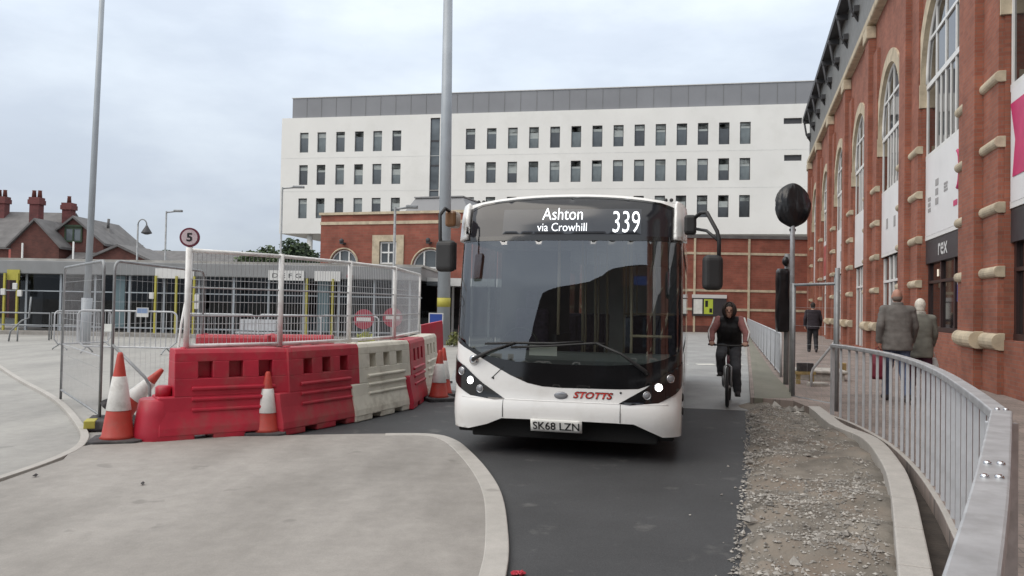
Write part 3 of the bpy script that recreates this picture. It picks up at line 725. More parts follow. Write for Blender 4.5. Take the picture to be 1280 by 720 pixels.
tops = [A(236, 312, 9.25), A(352, 325, 10.15), A(438, 330, 11.5), A(494, 334, 12.9), A(525, 341, 15.6)]
pts = tops
labs = ['white framed mesh panel on the nearest red barrier, beside the speed sign', 'white framed mesh panel on the faded red barrier', 'white framed mesh panel on the dirty cream barrier', 'narrow white framed mesh panel at the far end of the barriers']
for i in range(4):
    a, b = pts[i], pts[i+1]
    panel_between(a, b, 'mesh_panel', 1.13, M['post_white'], labs[i], gp, z0=1.045, mids=(.33, .62))
# ------------------------------------------------------------------ tall site fence panels at the left
n0 = G(129, 534)
fa = panel_between(n0+V((-.06, .02, 0)), A(81, 334, 12.6)*1.0, 'site_fence_panel', 2.07, M['steel_dull'], 'tall mesh site fence panel running from the yellow foot back to the left lamp post', 'tall mesh site fence panels', roundc=True, step=.075, rr=.0022, mids=(.42,))
fb = panel_between(n0+V((.06, .05, 0)), V((-5.05, 13.1, 0)), 'site_fence_panel', 2.07, M['steel_dull'], 'tall site fence panel running back from the large cone toward the speed sign', 'tall mesh site fence panels', roundc=True, step=.16, rr=.0015, mids=(.0,))
MB().tube([(0, 0, 1.02), (.42, -.0, .62), (.48, 0, .52), (.50, 0, .06)], .02, 8).build('fence_brace', M['steel_dull'], fb, rz=-fb.rotation_euler.z)
ft = empty('fence_foot', (n0.x-.02, n0.y-.03, 0), R(20), 'yellow and black plastic block under the tall mesh fence', 'fence foot')
MB().box(-.14, .14, -.30, .30, .0, .12).build('block', M['rubber'], ft, bevel=.02)
MB().box(-.146, -.02, -.306, -.05, .03, .125).build('block_face', M['yellow'], ft, bevel=.01)
# ------------------------------------------------------------------ crowd barriers
def crowd_barrier(label):
    root = empty('crowd_barrier', (0, 0, 0), 0, label, 'crowd barrier', 'white tubular crowd barriers')
    W_, H_, c = 2.2, 1.08, .14
    pts = [(c, 0, .17), (0, 0, .17+c)]+[(0, 0, H_-c)]+[(c-c*cos(t), 0, H_-c+c*sin(t)) for t in arc(5, 0, pi/2)][1:]+[(W_-c+c*sin(t), 0, H_-c+c*cos(t)) for t in arc(5, 0, pi/2)]+[(W_, 0, .17+c), (W_-c, 0, .17)]
    MB().tube(pts, .022, 8, closed=True).build('barrier_frame', M['steel_pale'], root)
    g = MB()
    for i in range(1, 19): g.tube([(W_*i/19, 0, .17), (W_*i/19, 0, H_)], .008, 5, False)
    g.build('barrier_bars', M['steel_pale'], root)
    for x in (.22, W_-.22): MB().tube([(x, -.30, .015), (x, -.26, .05), (x, 0, .17), (x, .26, .05), (x, .30, .015)], .018, 6).build('foot', M['steel_dull'], root)
    return root
c0 = crowd_barrier('pale crowd barrier beside the left lamp post base, with a blue notice')
pa = G(96, 441); c0.location = pa; c0.rotation_euler.z = R(-2); c0.scale = (1.33, 1, 1.15)
for nm, (px, py), a, lab in (('b', (232, 441), -2, 'pale crowd barrier behind the speed sign post'), ('c', (67, 438), 70, 'pale crowd barrier seen nearly end on, left of the lamp post'), ('d', (322, 441), -12, 'pale crowd barrier at the back, beside the metal bench'), ('e', (400, 441), -20, 'pale crowd barrier at the back, behind the mesh on the faded red barrier')):
    o = copy_tree(c0); o.location = G(px, py); o.scale = (.95, 1, 1.1); o.rotation_euler.z = R(a); o['label'] = lab
p = G(96, 441)
bs = empty('notice_board', (p.x+2.93*.665, p.y-.15, 1.22), 0, 'small blue and white notice hung on the pale crowd barrier', 'notice')
MB().box(-.17, .17, -.02, .0, -.14, .13).build('board', M['pale'], bs); MB().box(-.15, .15, -.024, -.016, -.03, .11).build('blue_face', mat('pale_blue', (.20, .28, .45), .5), bs)
tag(MB().box(-.15, .15, -.03, -.01, -.11, .11).build('paper_sign', M['paper'], loc=(p.x+1.0, p.y-.12, .75)), 'small white sign tied to the pale crowd barrier bars', 'sign')
# ------------------------------------------------------------------ cones
def cone(name, h, label, tilt=None):
    root = empty(name, (0, 0, 0), 0, label, 'traffic cone', 'traffic cones along the barriers')
    bs_ = (h/.75)**.5; r0 = .150*bs_; rt = .028
    MB().slab([(x*.235*bs_+s_*0, y*.235*bs_) for x, y in ((-1, -.75), (-.75, -1), (.75, -1), (1, -.75), (1, .75), (.75, 1), (-.75, 1), (-1, .75)) for s_ in (0,)], 0, .055).build('base', M['rubber'], root, bevel=.012)
    def rr(z): return r0+(rt-r0)*(z-.05)/(h-.05)
    MB().lathe([(rr(.05)+.02, .05), (rr(.09), .085), (rr(h*.40), h*.40), (rr(h*.76), h*.76), (rr(h*.97), h*.97), (rr(h)*.8, h), (rr(h)*.35, h+.002)], 24).build('cone_body', M['conered'], root)
    MB().lathe([(rr(h*.36)+.004, h*.36), (rr(h*.37)+.007, h*.365), (rr(h*.73)+.006, h*.73), (rr(h*.735)+.002, h*.735)], 24).build('reflective_sleeve', M['conewhite'], root)
    return root
k1 = cone('traffic_cone', 1.0, 'tall red and white traffic cone beside the tall mesh fence'); k1.location = G(147, 553); k1.rotation_euler.z = .3
k2 = cone('traffic_cone', .76, 'small red and white cone in front of the nearest red barrier'); k2.location = G(333, 544); k2.rotation_euler.z = .15
k3 = dup(k2, G(548, 500), .5, 'red and white cone at the far end of the barriers, beside the bus'); k3.rotation_euler.x = R(2); k3.scale = (1.06, 1.06, 1.1)
k4 = dup(k2, G(554, 496), .2, 'second red cone pushed against the cone beside the bus'); k4.rotation_euler.x = R(-4); k4.scale = (1, 1, 1.12)
k5 = dup(k2, G(148, 531), 0, 'toppled cone leaning over behind the tall cone'); k5.rotation_euler = (0, R(42), R(10)); k5.location.z = .14
# ------------------------------------------------------------------ signs and boards near the barriers
def roundel(root, c, r, ring, face, ry=0, th=.012):
    T = Matrix.Translation(c) @ Matrix.Rotation(pi/2, 4, 'X')
    d = MB().lathe([(r, -th), (r, th), (r-.003, th+.002)], 32, T).build('sign_plate', ring, root)
    MB().lathe([(r*.80, th+.003), (r*.80, th+.005), (r*.79, th+.006)], 32, T).build('sign_face', face, d)
    return d
p = G(231, 552, 0); a = A(231.5, 437, 9.72)
sg = empty('speed_sign', (a.x, 9.72, 0), R(8), 'round white 5 mph sign with dark red ring on a white post', 'speed sign')
ztop_ = A(234, 297, 9.72).z
MB().tube([(0, 0, 0), (.01, 0, 1.2), (.025, 0, ztop_-.02)], .034, 10).build('post', M['post_white'], sg)
sf = roundel(sg, (.028, -.045, ztop_), .117, mat('maroon_ring', (.13, .015, .035), .5), mat('sign_white_face', (.55, .45, .48), .5))
text_obj('numeral', '5', M['ink'], sf, .068, .105, lambda x, y: (.028-.034+x, -.066, ztop_-.052+y), offset=.03)
sg2 = empty('site_post', (a.x+.0, 9.75, 0), 0, 'thin bent white rail end beside the speed sign post', 'rail')
MB().tube([(-.02, 0, .72), (-.10, 0, .95), (-.07, 0, 1.3), (-.02, 0, 1.6)], .014, 6).build('rail', M['post_white'], sg2)
noent = mat('sign_red', (.30, .025, .05), .45)
for (px, py, Y, lab) in ((455, 399, 20.0, 'round red no entry sign with white bar, behind the mesh on the dirty cream barrier'), (491, 397, 20.6, 'dim red no entry sign behind the narrow mesh panel')):
    a = A(px, py, Y); r = empty('no_entry_sign', (a.x, Y, 0), 0, lab, 'road sign', 'no entry signs in the works')
    MB().tube([(0, .02, 0), (0, .02, a.z+.2)], .03, 8).build('post', M['steel_dull'], r)
    T = Matrix.Translation((0, -.02, a.z)) @ Matrix.Rotation(pi/2, 4, 'X')
    d = MB().lathe([(.25, -.01), (.25, .008), (.245, .01)], 32, T).build('sign_plate', noent, r)
    MB().box(-.18, .18, -.036, -.031, a.z-.045, a.z+.045).build('sign_bar', M['pale'], d)
# leaning board and blue sign
a = G(541, 470); b_ = empty('barrier_board', (a.x, 16.0, 0), R(62), 'red and white plank board standing past the last cream barrier', 'barrier board')
MB().box(-.05, .75, -.03, .03, .55, 1.2, Matrix.Rotation(R(-6), 4, 'Y')).build('board', M['red'], b_, bevel=.012)
MB().box(-.07, -.05, -.035, .035, .5, 1.22, Matrix.Rotation(R(-6), 4, 'Y')).build('board_edge', M['pale'], b_)
MB().box(-.03, .73, .031, .035, .60, 1.15, Matrix.Rotation(R(-6), 4, 'Y')).build('board_face', M['cream'], b_)
for x in (.05, .62): MB().box(x-.03, x+.03, -.28, .28, 0, .04).box(x-.03, x+.03, -.02, .02, .03, .62).build('leg', M['rubber'], b_)
a = A(545, 398, 22); r = empty('blue_sign', (a.x, 22, 0), 0, 'small blue sign with white border in front of the thick lamp mast', 'sign')
MB().box(-.20, .20, -.02, 0, a.z-.15, a.z+.15).build('sign_back', M['pale'], r); MB().box(-.17, .17, -.026, -.018, a.z-.12, a.z+.12).build('sign_face', M['blue'], r)
MB().tube([(0, .03, 0), (0, .03, a.z+.1)], .03, 8).build('post', M['post_grey'], r)
def clump(name, c, r, n, m, label, cat, ls=.06):
    mb = MB()
    for _ in range(n):
        d = V((random.gauss(0, 1), random.gauss(0, 1), abs(random.gauss(0, 1)))).normalized()*random.uniform(.4, 1)
        p = V((c[0]+d.x*r[0], c[1]+d.y*r[1], c[2]+d.z*r[2]+.02)); u = V((random.gauss(0, 1), random.gauss(0, 1), random.gauss(0, 1))).normalized(); v = u.orthogonal().normalized()
        mb.add([p-u*ls, p+v*ls*.5, p+u*ls, p-v*ls*.5], [(0, 1, 2, 3)])
    o = mb.build(name, m); return tag(o, label, cat)
a = G(569, 432); clump('weed_clump', (a.x, a.y-.5, 0), (.35, .3, .55), 260, M['foliage_low'], 'clump of yellow green weeds at the foot of the thick lamp mast', 'weeds')
a = A(457, 418, 18); o = clump('lime_sacking', (a.x, 18, .74), (.20, .1, .16), 110, M['hivis'], 'lime yellow crumpled sheet behind the dirty cream barrier', 'sheet', .09)
# ------------------------------------------------------------------ lamp posts
def mast(name, base, top, r0, r1, label, sect=None, m=M['post_grey'], group=None):
    root = empty(name, base, 0, label, 'lamp post', group)
    d = V(top)-V(base)
    MB().tube([(0, 0, 0), tuple(d*.5), tuple(d)], [r0, (r0+r1)/2, r1], 16).build('pole', m, root)
    if sect: MB().tube([(0, 0, 0), tuple(d*(sect/d.z))], [sect_r(r0), sect_r(r0)], 16).build('access_section', m, root)
    return root, d
sect_r = lambda r: r*1.45
b0 = G(106, 430); Y = b0.y; t0 = A(127.5, 0, Y); d = t0-b0
lm, d_ = mast('lamp_mast', b0, b0+d*1.25, .12, .078, 'tall grey lamp mast with thick base section left of the mesh fence', 1.6)
e = d_; MB().tube([tuple(e), (e.x+.8, e.y, e.z+.3), (e.x+1.6, e.y, e.z+.35)], .05, 8).build('arm', M['post_grey'], lm)
MB().box(e.x+1.5, e.x+2.3, e.y-.18, e.y+.18, e.z+.28, e.z+.42).build('lamp_head', M['post_grey'], lm, bevel=.04)
b0 = G(554, 431); Y = b0.y; t0 = A(560, 0, Y); d = t0-b0
lm, d_ = mast('lamp_mast', b0, b0+d*1.2, .27, .17, 'thick grey lamp mast with yellow band rising beside the bus')
e = d_
for s in (-1, 1):
    MB().tube([tuple(e), (e.x+s*1.0, e.y, e.z+.25)], .06, 8).build('arm', M['post_grey'], lm); MB().box(e.x+s*1.4-.45, e.x+s*1.4+.45, e.y-.2, e.y+.2, e.z+.2, e.z+.36).build('lamp_head', M['post_grey'], lm, bevel=.05)
zb = A(554, 378, Y).z
MB().lathe([(.268, zb-.18), (.268, zb+.18)], 20, Matrix.Translation((d_.x*zb/d_.z, 0, 0))).build('yellow_band', M['yellow'], lm)
def street_lamp(px, pyb, pyt, Y, arm, label, lantern=False):
    b = A(px, pyt, Y); root = empty('street_lamp', (b.x, Y, 0), 0, label, 'street lamp', 'slim street lamps in the background')
    H_ = b.z; MB().tube([(0, 0, 0), (0, 0, 1.2), (0, 0, 1.25), (0, 0, H_)], [.10, .10, .065, .05], 10).build('pole', M['steel_dull'], root)
    s = 1 if arm > 0 else -1
    if lantern:
        MB().tube([(0, 0, H_)]+[(arm*.5-arm*.5*cos(t), 0, H_+.35*sin(t)) for t in arc(8, 0, pi)], .04, 8).build('arm', M['steel_dull'], root)
        MB().lathe([(.06, -.02), (.10, -.12), (.30, -.45), (.32, -.52), (.1, -.6)], 14, Matrix.Translation((arm, 0, H_))).build('lamp_head', M['gutter'], root)
    else:
        MB().tube([(0, 0, H_-.08), (arm*.75, 0, H_)], .045, 8).build('arm', M['steel_dull'], root)
        MB().box(min(arm*.6, arm*1.25), max(arm*.6, arm*1.25), -.14, .14, H_-.04, H_+.10).build('lamp_head', M['steel_dull'], root, bevel=.04)
street_lamp(208, 330, 264, 50, .8, 'slim street lamp with straight arm left of the speed sign')
street_lamp(172.5, 330, 281, 50, .55, 'short street lamp with bell shaped lantern behind the houses', True)
street_lamp(353, 330, 234, 48, 1.05, 'slim street lamp in front of the left corner of the white building')
street_lamp(494, 330, 259, 33, .75, 'slim street lamp with arm in front of the brick station wall')
# ------------------------------------------------------------------ market hall on the right (local y along the wall, x into the building)
RZ = -math.atan2(.29, 1)
hall = empty('market_hall', (4.75, 0, .15), RZ, 'long red brick market hall with tall arched windows and sandstone bands along the pavement', 'building')
BAY, S0, HW_, SPR = 7.1, 20.2, 2.1, 7.6
ks = list(range(-3, 6)); centres = [S0+BAY*k for k in ks]; SA, SB = S0-BAY*3.5, S0+BAY*5.62
ZC = 12.4
mb = MB()
def archpoly(c, w_, z0, sp): return [(c-w_, z0), (c+w_, z0), (c+w_, sp)]+[(c+w_*cos(t), sp+w_*sin(t)) for t in arc(18, 0, pi)[1:-1]]+[(c-w_, sp)]
lowz = lambda k: 1.0 if k <= 0 else .04
holes = [archpoly(c, HW_, lowz(k), SPR) for c, k in zip(centres, ks)]
v2, f2 = cdt([(SA, -.15), (SB, -.15), (SB, ZC), (SA, ZC)], holes)
mb.add([(0, y, z) for y, z in v2], f2)
for h in holes:
    for i in range(len(h)):
        a, b = h[i], h[(i+1) % len(h)]; mb.add([(0, a[0], a[1]), (0, b[0], b[1]), (.38, b[0], b[1]), (.38, a[0], a[1])], [(0, 1, 2, 3)])
mb.build('wall', M['brick'], hall)
MB().box(.4, 14, SA, SB, -.1, 12.9).build('inner_block', M['dark_in'], hall)
pil = None; band = None; srd = None; key = None
def once(proto, mk_, off):
    if proto is None: return mk_()
    o = proto.copy(); col.objects.link(o); o.parent = hall; return o
def mk_pil():
    return MB().box(-.26, .0, -.45, .45, -.15, 11.7).build('pilaster', M['brick'], hall, bevel=.01)
def mk_strip(s):
    o = MB().box(-.10, 0, min(s*.46, s*1.42), max(s*.46, s*1.42), -.15, 10.9).build('pier', M['brick'], hall)
    return o
def roll(p, y0, y1, z0, z1):
    zc, rz_ = (z0+z1)/2, (z1-z0)/2; k = max(.04, p-rz_*.9)
    return MB().prism([(.02, z0), (-k, z0)]+[(-k-(p-k)*sin(t), zc-rz_*cos(t)) for t in arc(8, 0, pi)][1:-1]+[(-k, z1), (.02, z1)], y0, y1)
def mk_base(): return roll(.37, -.55, .55, .79, 1.13).build('stone_band', M['sand'], hall, bevel=.012)
def mk_side(s): return roll(.21, min(s*.553, s*1.46), max(s*.553, s*1.46), .80, 1.12).build('stone_band', M['sand'], hall, bevel=.012)
def mk_block(s, z): return roll(.18, min(s*.455, s*1.46), max(s*.455, s*1.46), z-.105, z+.105).build('stone_block', M['sand'], hall, bevel=.012)
def mk_cap():
    return MB().box(-.34, 0, -.5, .5, 11.55, 12.0).build('pilaster_cap', M['sand'], hall, bevel=.03)
prot = {}
for k in ks+[6]:
    pc = S0+BAY*(k-.5)
    for nm, fn in (('p', mk_pil), ('l', lambda: mk_strip(-1)), ('r', lambda: mk_strip(1)), ('b', mk_base), ('c', mk_cap), ('bl', lambda: mk_side(-1)), ('br', lambda: mk_side(1)))+tuple((f'q{sg_}{z_}', lambda sg_=sg_, z_=z_: mk_block(sg_, z_)) for sg_ in (-1, 1) for z_ in (2.25, 3.43, 4.64, 5.85)):
        if nm not in prot: o = prot[nm] = fn()
        else: o = prot[nm].copy(); col.objects.link(o); o.parent = hall
        o.location = (0, pc, 0)
def mk_surround():
    a = [( -2.12, SPR-.35)]
    out = [(2.50*cos(t), SPR+2.50*sin(t)) for t in arc(22, 0, pi)]; inn = [(2.08*cos(t), SPR+2.08*sin(t)) for t in arc(22, 0, pi)]
    mb = MB(); vs = []
    for (a, b), (c, d) in zip(out, inn): vs += [(-.06, a, b), (-.06, c, d), (.1, c, d), (0, a, b)]
    n = len(out); fs = []
    for i in range(n-1):
        for j in range(4): fs.append((i*4+j, i*4+(j+1) % 4, i*4+4+(j+1) % 4, i*4+4+j))
    mb.add(vs, fs, False); mb.add([vs[0], vs[1], vs[2], vs[3]], [(0, 1, 2, 3)]); mb.add(vs[-4:], [(0, 1, 2, 3)])
    for s in (-1, 1): mb.box(-.085, .1, min(s*2.06, s*2.64), max(s*2.06, s*2.64), SPR-.62, SPR)
    return mb.build('arch_surround', M['sand'], hall)
def mk_window(door):
    f = MB(); x0, x1 = .232, .285; t = .04
    top = lambda y: SPR+math.sqrt(max(0, HW_**2-y*y))
    for y in (-2.03, -1.0, 0, 1.0, 2.03): f.box(x0, x1, y-t, y+t, 3.42, top(y)-.03)
    for z in (3.46, 5.6, 7.5): f.box(x0-.012, x1-.012, -2.08, 2.08, z-.065, z+.065)
    for z in (8.7,): f.box(x0-.01, x1-.01, -1.7, 1.7, z-.04, z+.04)
    for y in (-.5, .5): f.box(x0+.004, x1-.004, y-.03, y+.03, 5.6, 7.5)
    pts = [(.245, 2.04*cos(a), SPR+2.04*sin(a)) for a in arc(22, 0, pi)]; f.tube(pts, .05, 6)
    fr = f.build('arched_window', M['upvc'], hall)
    v, q = cdt(archpoly(0, 2.04, 5.6, SPR)); MB().add([(.262, y, z) for y, z in v], q).build('pane', M['shopglass'], fr)
    MB().box(.215, .255, -2.03, 2.03, 3.5, 5.56).build('infill_panel', M['vinyl'], fr)
    return fr
def mk_shop():
    s = MB()
    for y in (-2.04, -.68, .68, 2.04): s.box(.16, .26, y-.06, y+.06, 1.0, 2.8)
    s.box(.15, .26, -2.1, 2.1, 1.0, 1.12).box(.155, .255, -2.1, 2.1, 2.25, 2.32)
    fr = s.build('shopfront', M['dk_frame'], hall)
    MB().box(.215, .235, -2.08, 2.08, 1.04, 2.8).build('shop_glass', M['shopglass'], fr)
    MB().box(.10, .24, -2.09, 2.09, 2.78, 3.38).build('shop_fascia', M['fascia'], fr)
    return fr
def mk_door():
    s = MB()
    for y in (-2.04, -.95, .2, .95, 2.04): s.box(.16, .25, y-.05, y+.05, .05, 3.36)
    s.box(.15, .24, -2.08, 2.08, 2.5, 2.58)
    fr = s.build('tall_shopfront', M['upvc'], hall)
    MB().box(.21, .23, -2.08, 2.08, .06, 3.4).build('shop_glass', M['shopglass'], fr)
    return fr
wins = {}; pw = ps = pd_ = psr = None
for k, c in zip(ks, centres):
    if pw is None: pw = mk_window(0); w_ = pw; psr = mk_surround(); sr = psr
    else:
        w_ = copy_tree(pw, hall); sr = psr.copy(); col.objects.link(sr); sr.parent = hall
    sr.location = (0, c, 0); w_.location = (-.14, c, 0); wins[k] = w_
    if k <= 0:
        if ps is None: ps = mk_shop(); o = ps
        else: o = copy_tree(ps, hall)
        o.location = (0, c, 0)
        if k == 0: shop0 = o
    else:
        if pd_ is None: pd_ = mk_door(); o = pd_
        else: o = copy_tree(pd_, hall)
        o.location = (0, c, 0)
# prints on the window panels (local to each window)
wg = wins[-1]
MB().add([(.205, 2.02, 5.3), (.205, .9, 5.3), (.205, .75, 4.6), (.205, 1.0, 3.95), (.205, 1.9, 3.95), (.205, 1.75, 4.6)], [(0, 1, 2, 3, 4, 5)]).build('pink_graphic', M['magenta'], wg)
wg = wins[0]
for y, z, a, b in ((1.55, 4.25, .30, .18), (.72, 4.45, .32, .30), (-.2, 4.5, .35, .10)):
    g = MB()
    for r_ in range(3): g.box(.207, .212, y-a/2+(.03 if r_ == 1 else 0), y+a/2, z+b*(r_-1)*.8, z+b*(r_-1)*.8+b*.55)
    g.build('faded_print', M['greyprint'], wg)
MB().tube([(.21, -1.35+.22*cos(a), 4.75+.42*sin(a)) for a in arc(10, pi*.5, pi*1.5)], .05, 6).box(.206, .212, -1.3, -.95, 3.95, 4.08).build('pink_print', M['magenta'], wg)
for y, z in ((.9, 4.5), (-.5, 4.45)): MB().box(.207, .212, y-.16, y+.16, z-.2, z+.15).build('faded_print', M['greyprint'], wins[1])
MB().box(.205, .212, -1.9, 1.9, 3.6, 5.4).build('red_print', M['redprint'], wins[4])
MB().box(.207, .212, -.9, .3, 4.0, 4.5).build('faded_print', M['greyprint'], wins[3])
text_obj('shop_lettering', 'rex', M['pale'], shop0, .95, .30, lambda a, b: (.094, .65-a, 2.92+b), offset=.01)
# glowing interior glimpses behind the nearer shop glass
MB().box(.205, .212, -1.6, -.75, 1.75, 2.15).build('blue_blind', M['blue'], shop0)
MB().box(.206, .212, -1.6, -.75, 2.15, 2.3).build('pale_blind', M['pale'], shop0)
for y in (-.95, -1.3): MB().box(.206, .212, y-.03, y+.03, 1.1, 1.75).build('display_stand', M['greyprint'], shop0)
for y in (.9, 1.2): MB().box(.206, .212, y-.07, y+.07, 2.42, 2.6).build('shop_light', emit('shop_lamp', (.9, .8, .65), .5), shop0)
# cornice, clerestory, eaves
MB().box(-.30, .3, SA, SB, ZC-.32, ZC).build('cornice', M['sand'], hall, bevel=.06)
MB().box(-.12, .6, SA, SB, ZC-.002, 15.3).build('clerestory', M['louvre'], hall)
MB().add([(-.62, SA, 15.15), (-.62, SB, 15.15), (6, SB, 17), (6, SA, 17), (-.62, SA, 15.45), (-.62, SB, 15.45), (6, SB, 17.3), (6, SA, 17.3)], [(0, 3, 2, 1), (4, 5, 6, 7), (0, 1, 5, 4), (2, 3, 7, 6), (1, 2, 6, 5), (3, 0, 4, 7)]).build('roof', M['gutter'], hall)
pb = None
for k in range(-3*2, 13):
    y = S0+BAY*(k/2+.0)
    if y > SB: break
    if pb is None:
        pb = MB().tube([(-.1, 0, 13.6), (-.40, 0, 14.1), (-.58, 0, 15.2)], .07, 6).box(-.60, -.1, -.08, .08, 14.9, 15.14).box(-.34, -.1, -.35, .35, 13.9, 14.15).build('eaves_bracket', M['gutter'], hall); o = pb
    else: o = pb.copy(); col.objects.link(o); o.parent = hall
    o.location = (0, y, 0)
pb.location = (0, S0-BAY*3, 0)
# ------------------------------------------------------------------ brick wall across the end of the street
RW = R(-2.0)
wl = empty('end_wall', (3.0, 57.6, 0), RW, 'red brick building with pale string courses closing the end of the street', 'building')
MB().box(-6, 19, 0, 9, -.1, 6.75).build('wall', M['brick_far'], wl)
for z in (5.55, 2.9, 1.55): MB().box(-6, 18.5, -.05, .3, z, z+.17).build('string_course', M['sand'], wl)
MB().box(-6.2, 19.1, -.12, 9, 6.72, 6.95).build('coping', M['slate'], wl)
for x in (10.05, 13.9): MB().box(x-.07, x+.07, -.11, .0, 0, 6.7).build('drainpipe', M['sand'], wl)
MB().box(-6, 15.0, -.08, .2, 0, .45).build('plinth', M['brick_dark'], wl)
a = A(887, 382, 57.0)
nb = empty('noticeboard', (a.x, 57.08, a.z), RW, 'dark noticeboard with white and lime posters on the far brick wall', 'noticeboard')
MB().box(-1.2, 1.2, -.02, .12, -.75, .55).build('case', M['fascia'], nb); MB().box(-1.22, 1.22, -.06, .12, .53, .78).build('header', M['pale'], nb)
MB().box(-1.12, -.5, -.03, -.018, -.6, .45).build('poster', M['paper'], nb)
lp = MB().box(-.38, .25, -.03, -.018, -.6, .45).build('poster', M['green_print'], nb)
MB().box(-.3, -.1, -.036, -.028, -.1, .35).box(.0, .2, -.036, -.028, -.5, -.2).build('poster_print', M['ink'], lp)
# ------------------------------------------------------------------ big white block
P0 = A(349, 292, 90); P1 = A(1018, 292, 79); dd = (P1-P0).xy.normalized(); angw = math.atan2(dd.y, dd.x)
wb = empty('white_office_block', (P0.x, P0.y, 0), angw, 'large white rendered office block with rows of narrow windows and grey top storey', 'building')
def tw(px):
    d = ray(px, 300); # intersect vertical plane through P0 along dd
    # P0 + t*dd = s*d
    den = dd.x*d.y-dd.y*d.x
    return (P0.y*d.x-P0.x*d.y)/den
LW = 64.0; ZB, ZT = 9.27, 22.3
cols = [377, 399, 422.5, 446, 469, 493]; cols2 = [585.5+26.5*i for i in range(14)]
rows = [19.5, 15.85, 12.1]
hs = []
for px in cols+cols2:
    t = tw(px)
    for z in rows: hs.append((t-.52, t+.52, z-1.12, z+1.12))
t0_, t1_ = tw(535), tw(547)
hs.append((t0_, t1_, 11.2, 21.9))
for px0, px1, z0, z1 in ((978, 1001, 20.3, 20.9), (979, 1001, 16.6, 17.2)): hs.append((tw(px0), tw(px1), z0, z1))
polyh = [[(a, c), (b, c), (b, d), (a, d)] for a, b, c, d in hs]
v2, f2 = cdt([(0, ZB), (LW, ZB), (LW, ZT), (0, ZT)], polyh)
mb = MB().add([(x, 0, z) for x, z in v2], f2)
for h in polyh:
    for i in range(4): a, b = h[i], h[(i+1) % 4]; mb.add([(a[0], 0, a[1]), (b[0], 0, b[1]), (b[0], .25, b[1]), (a[0], .25, a[1])], [(0, 1, 2, 3)])
mb.add([(0, 0, ZB), (0, 18, ZB), (0, 18, ZT), (0, 0, ZT)], [(0, 1, 2, 3)]).add([(LW, 0, ZB), (LW, 18, ZB), (LW, 18, ZT), (LW, 0, ZT)], [(0, 3, 2, 1)])
mb.add([(0, 0, ZB), (LW, 0, ZB), (LW, 18, ZB), (0, 18, ZB)], [(0, 3, 2, 1)]).add([(0, 0, ZT), (LW, 0, ZT), (LW, 18, ZT), (0, 18, ZT)], [(0, 1, 2, 3)])
mb.build('wall', M['render_white'], wb)
jl = MB()
for z in (17.75, 14.0): jl.box(.02, LW, -.012, .0, z-.02, z+.02)
jl.build('panel_joint', mat('joint_grey', (.66, .66, .64), .8), wb)
wf = None; random.seed(3); pane_kinds = []
for i, h in enumerate(hs[:-2]):
    w0, h0 = h[1]-h[0], h[3]-h[2]
    slot = i == len(hs)-3
    if wf is None or slot:
        f = MB(); t = .06
        f.box(-w0/2, -w0/2+t, .17, .24, 0, h0).box(w0/2-t, w0/2, .17, .24, 0, h0).box(-w0/2+t, w0/2-t, .172, .24, h0-.10, h0).box(-w0/2+t, w0/2-t, .172, .24, 0, t)
        if slot:
            for z in (2.7, 5.4, 8.1): f.box(-w0/2+t, w0/2-t, .174, .24, z, z+.2)
        o = f.build('window', M['fascia'], wb)
        pn = MB().box(-w0/2+.02, w0/2-.02, .215, .235, .02, h0-.02).build('pane', M['win_far'], o)
        if not slot: wf = o
    else: o = copy_tree(wf, wb)
    o.location = ((h[0]+h[1])/2, 0, h[2])
    if not slot:
        if not pane_kinds:
            for kk, cc in (('pane', None), ('pane_dim', (.06, .065, .07)), ('pane_pale', (.15, .175, .18))):
                d0 = [c_ for c_ in o.children if c_.name.startswith('pane')][0].data
                if cc: d0 = d0.copy(); d0.materials.clear(); d0.materials.append(dark_glass(kk, cc, .1, .8, .4, .5))
                pane_kinds.append(d0)
        [c_ for c_ in o.children if c_.name.startswith('pane')][0].data = random.choice(pane_kinds)
        bh = random.choice((0, .3, .5, .5, .7, .8, 1.1, .25))
        if bh: MB().box(-.45, .45, .205, .213, h0-.1-bh, h0-.09).build('blind', M['blind'], o)
for h in hs[-2:]: MB().box(h[0], h[1], .2, .24, h[2], h[3]).build('louvre', M['gutter'], wb)
MB().box(1.1, LW, .3, 17.5, ZT+.004, 24.6).build('top_storey', M['band_grey'], wb)
sm_ = MB()
for i in range(1, 36): sm_.box(1.1+i*1.75-.015, 1.1+i*1.75+.015, .27, .3, ZT+.05, 24.55)
sm_.build('cladding_seam', M['louvre'], wb)
MB().box(1.0, LW+.1, .22, 17.6, 24.6, 24.68).build('parapet_trim', M['pale'], wb)
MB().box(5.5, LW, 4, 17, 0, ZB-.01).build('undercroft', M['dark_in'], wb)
for x in (3.25, 9.5, 16): MB().tube([(x, 1.0, 0), (x, 1.0, ZB)], .32, 14).build('column', M['render_white'], wb)
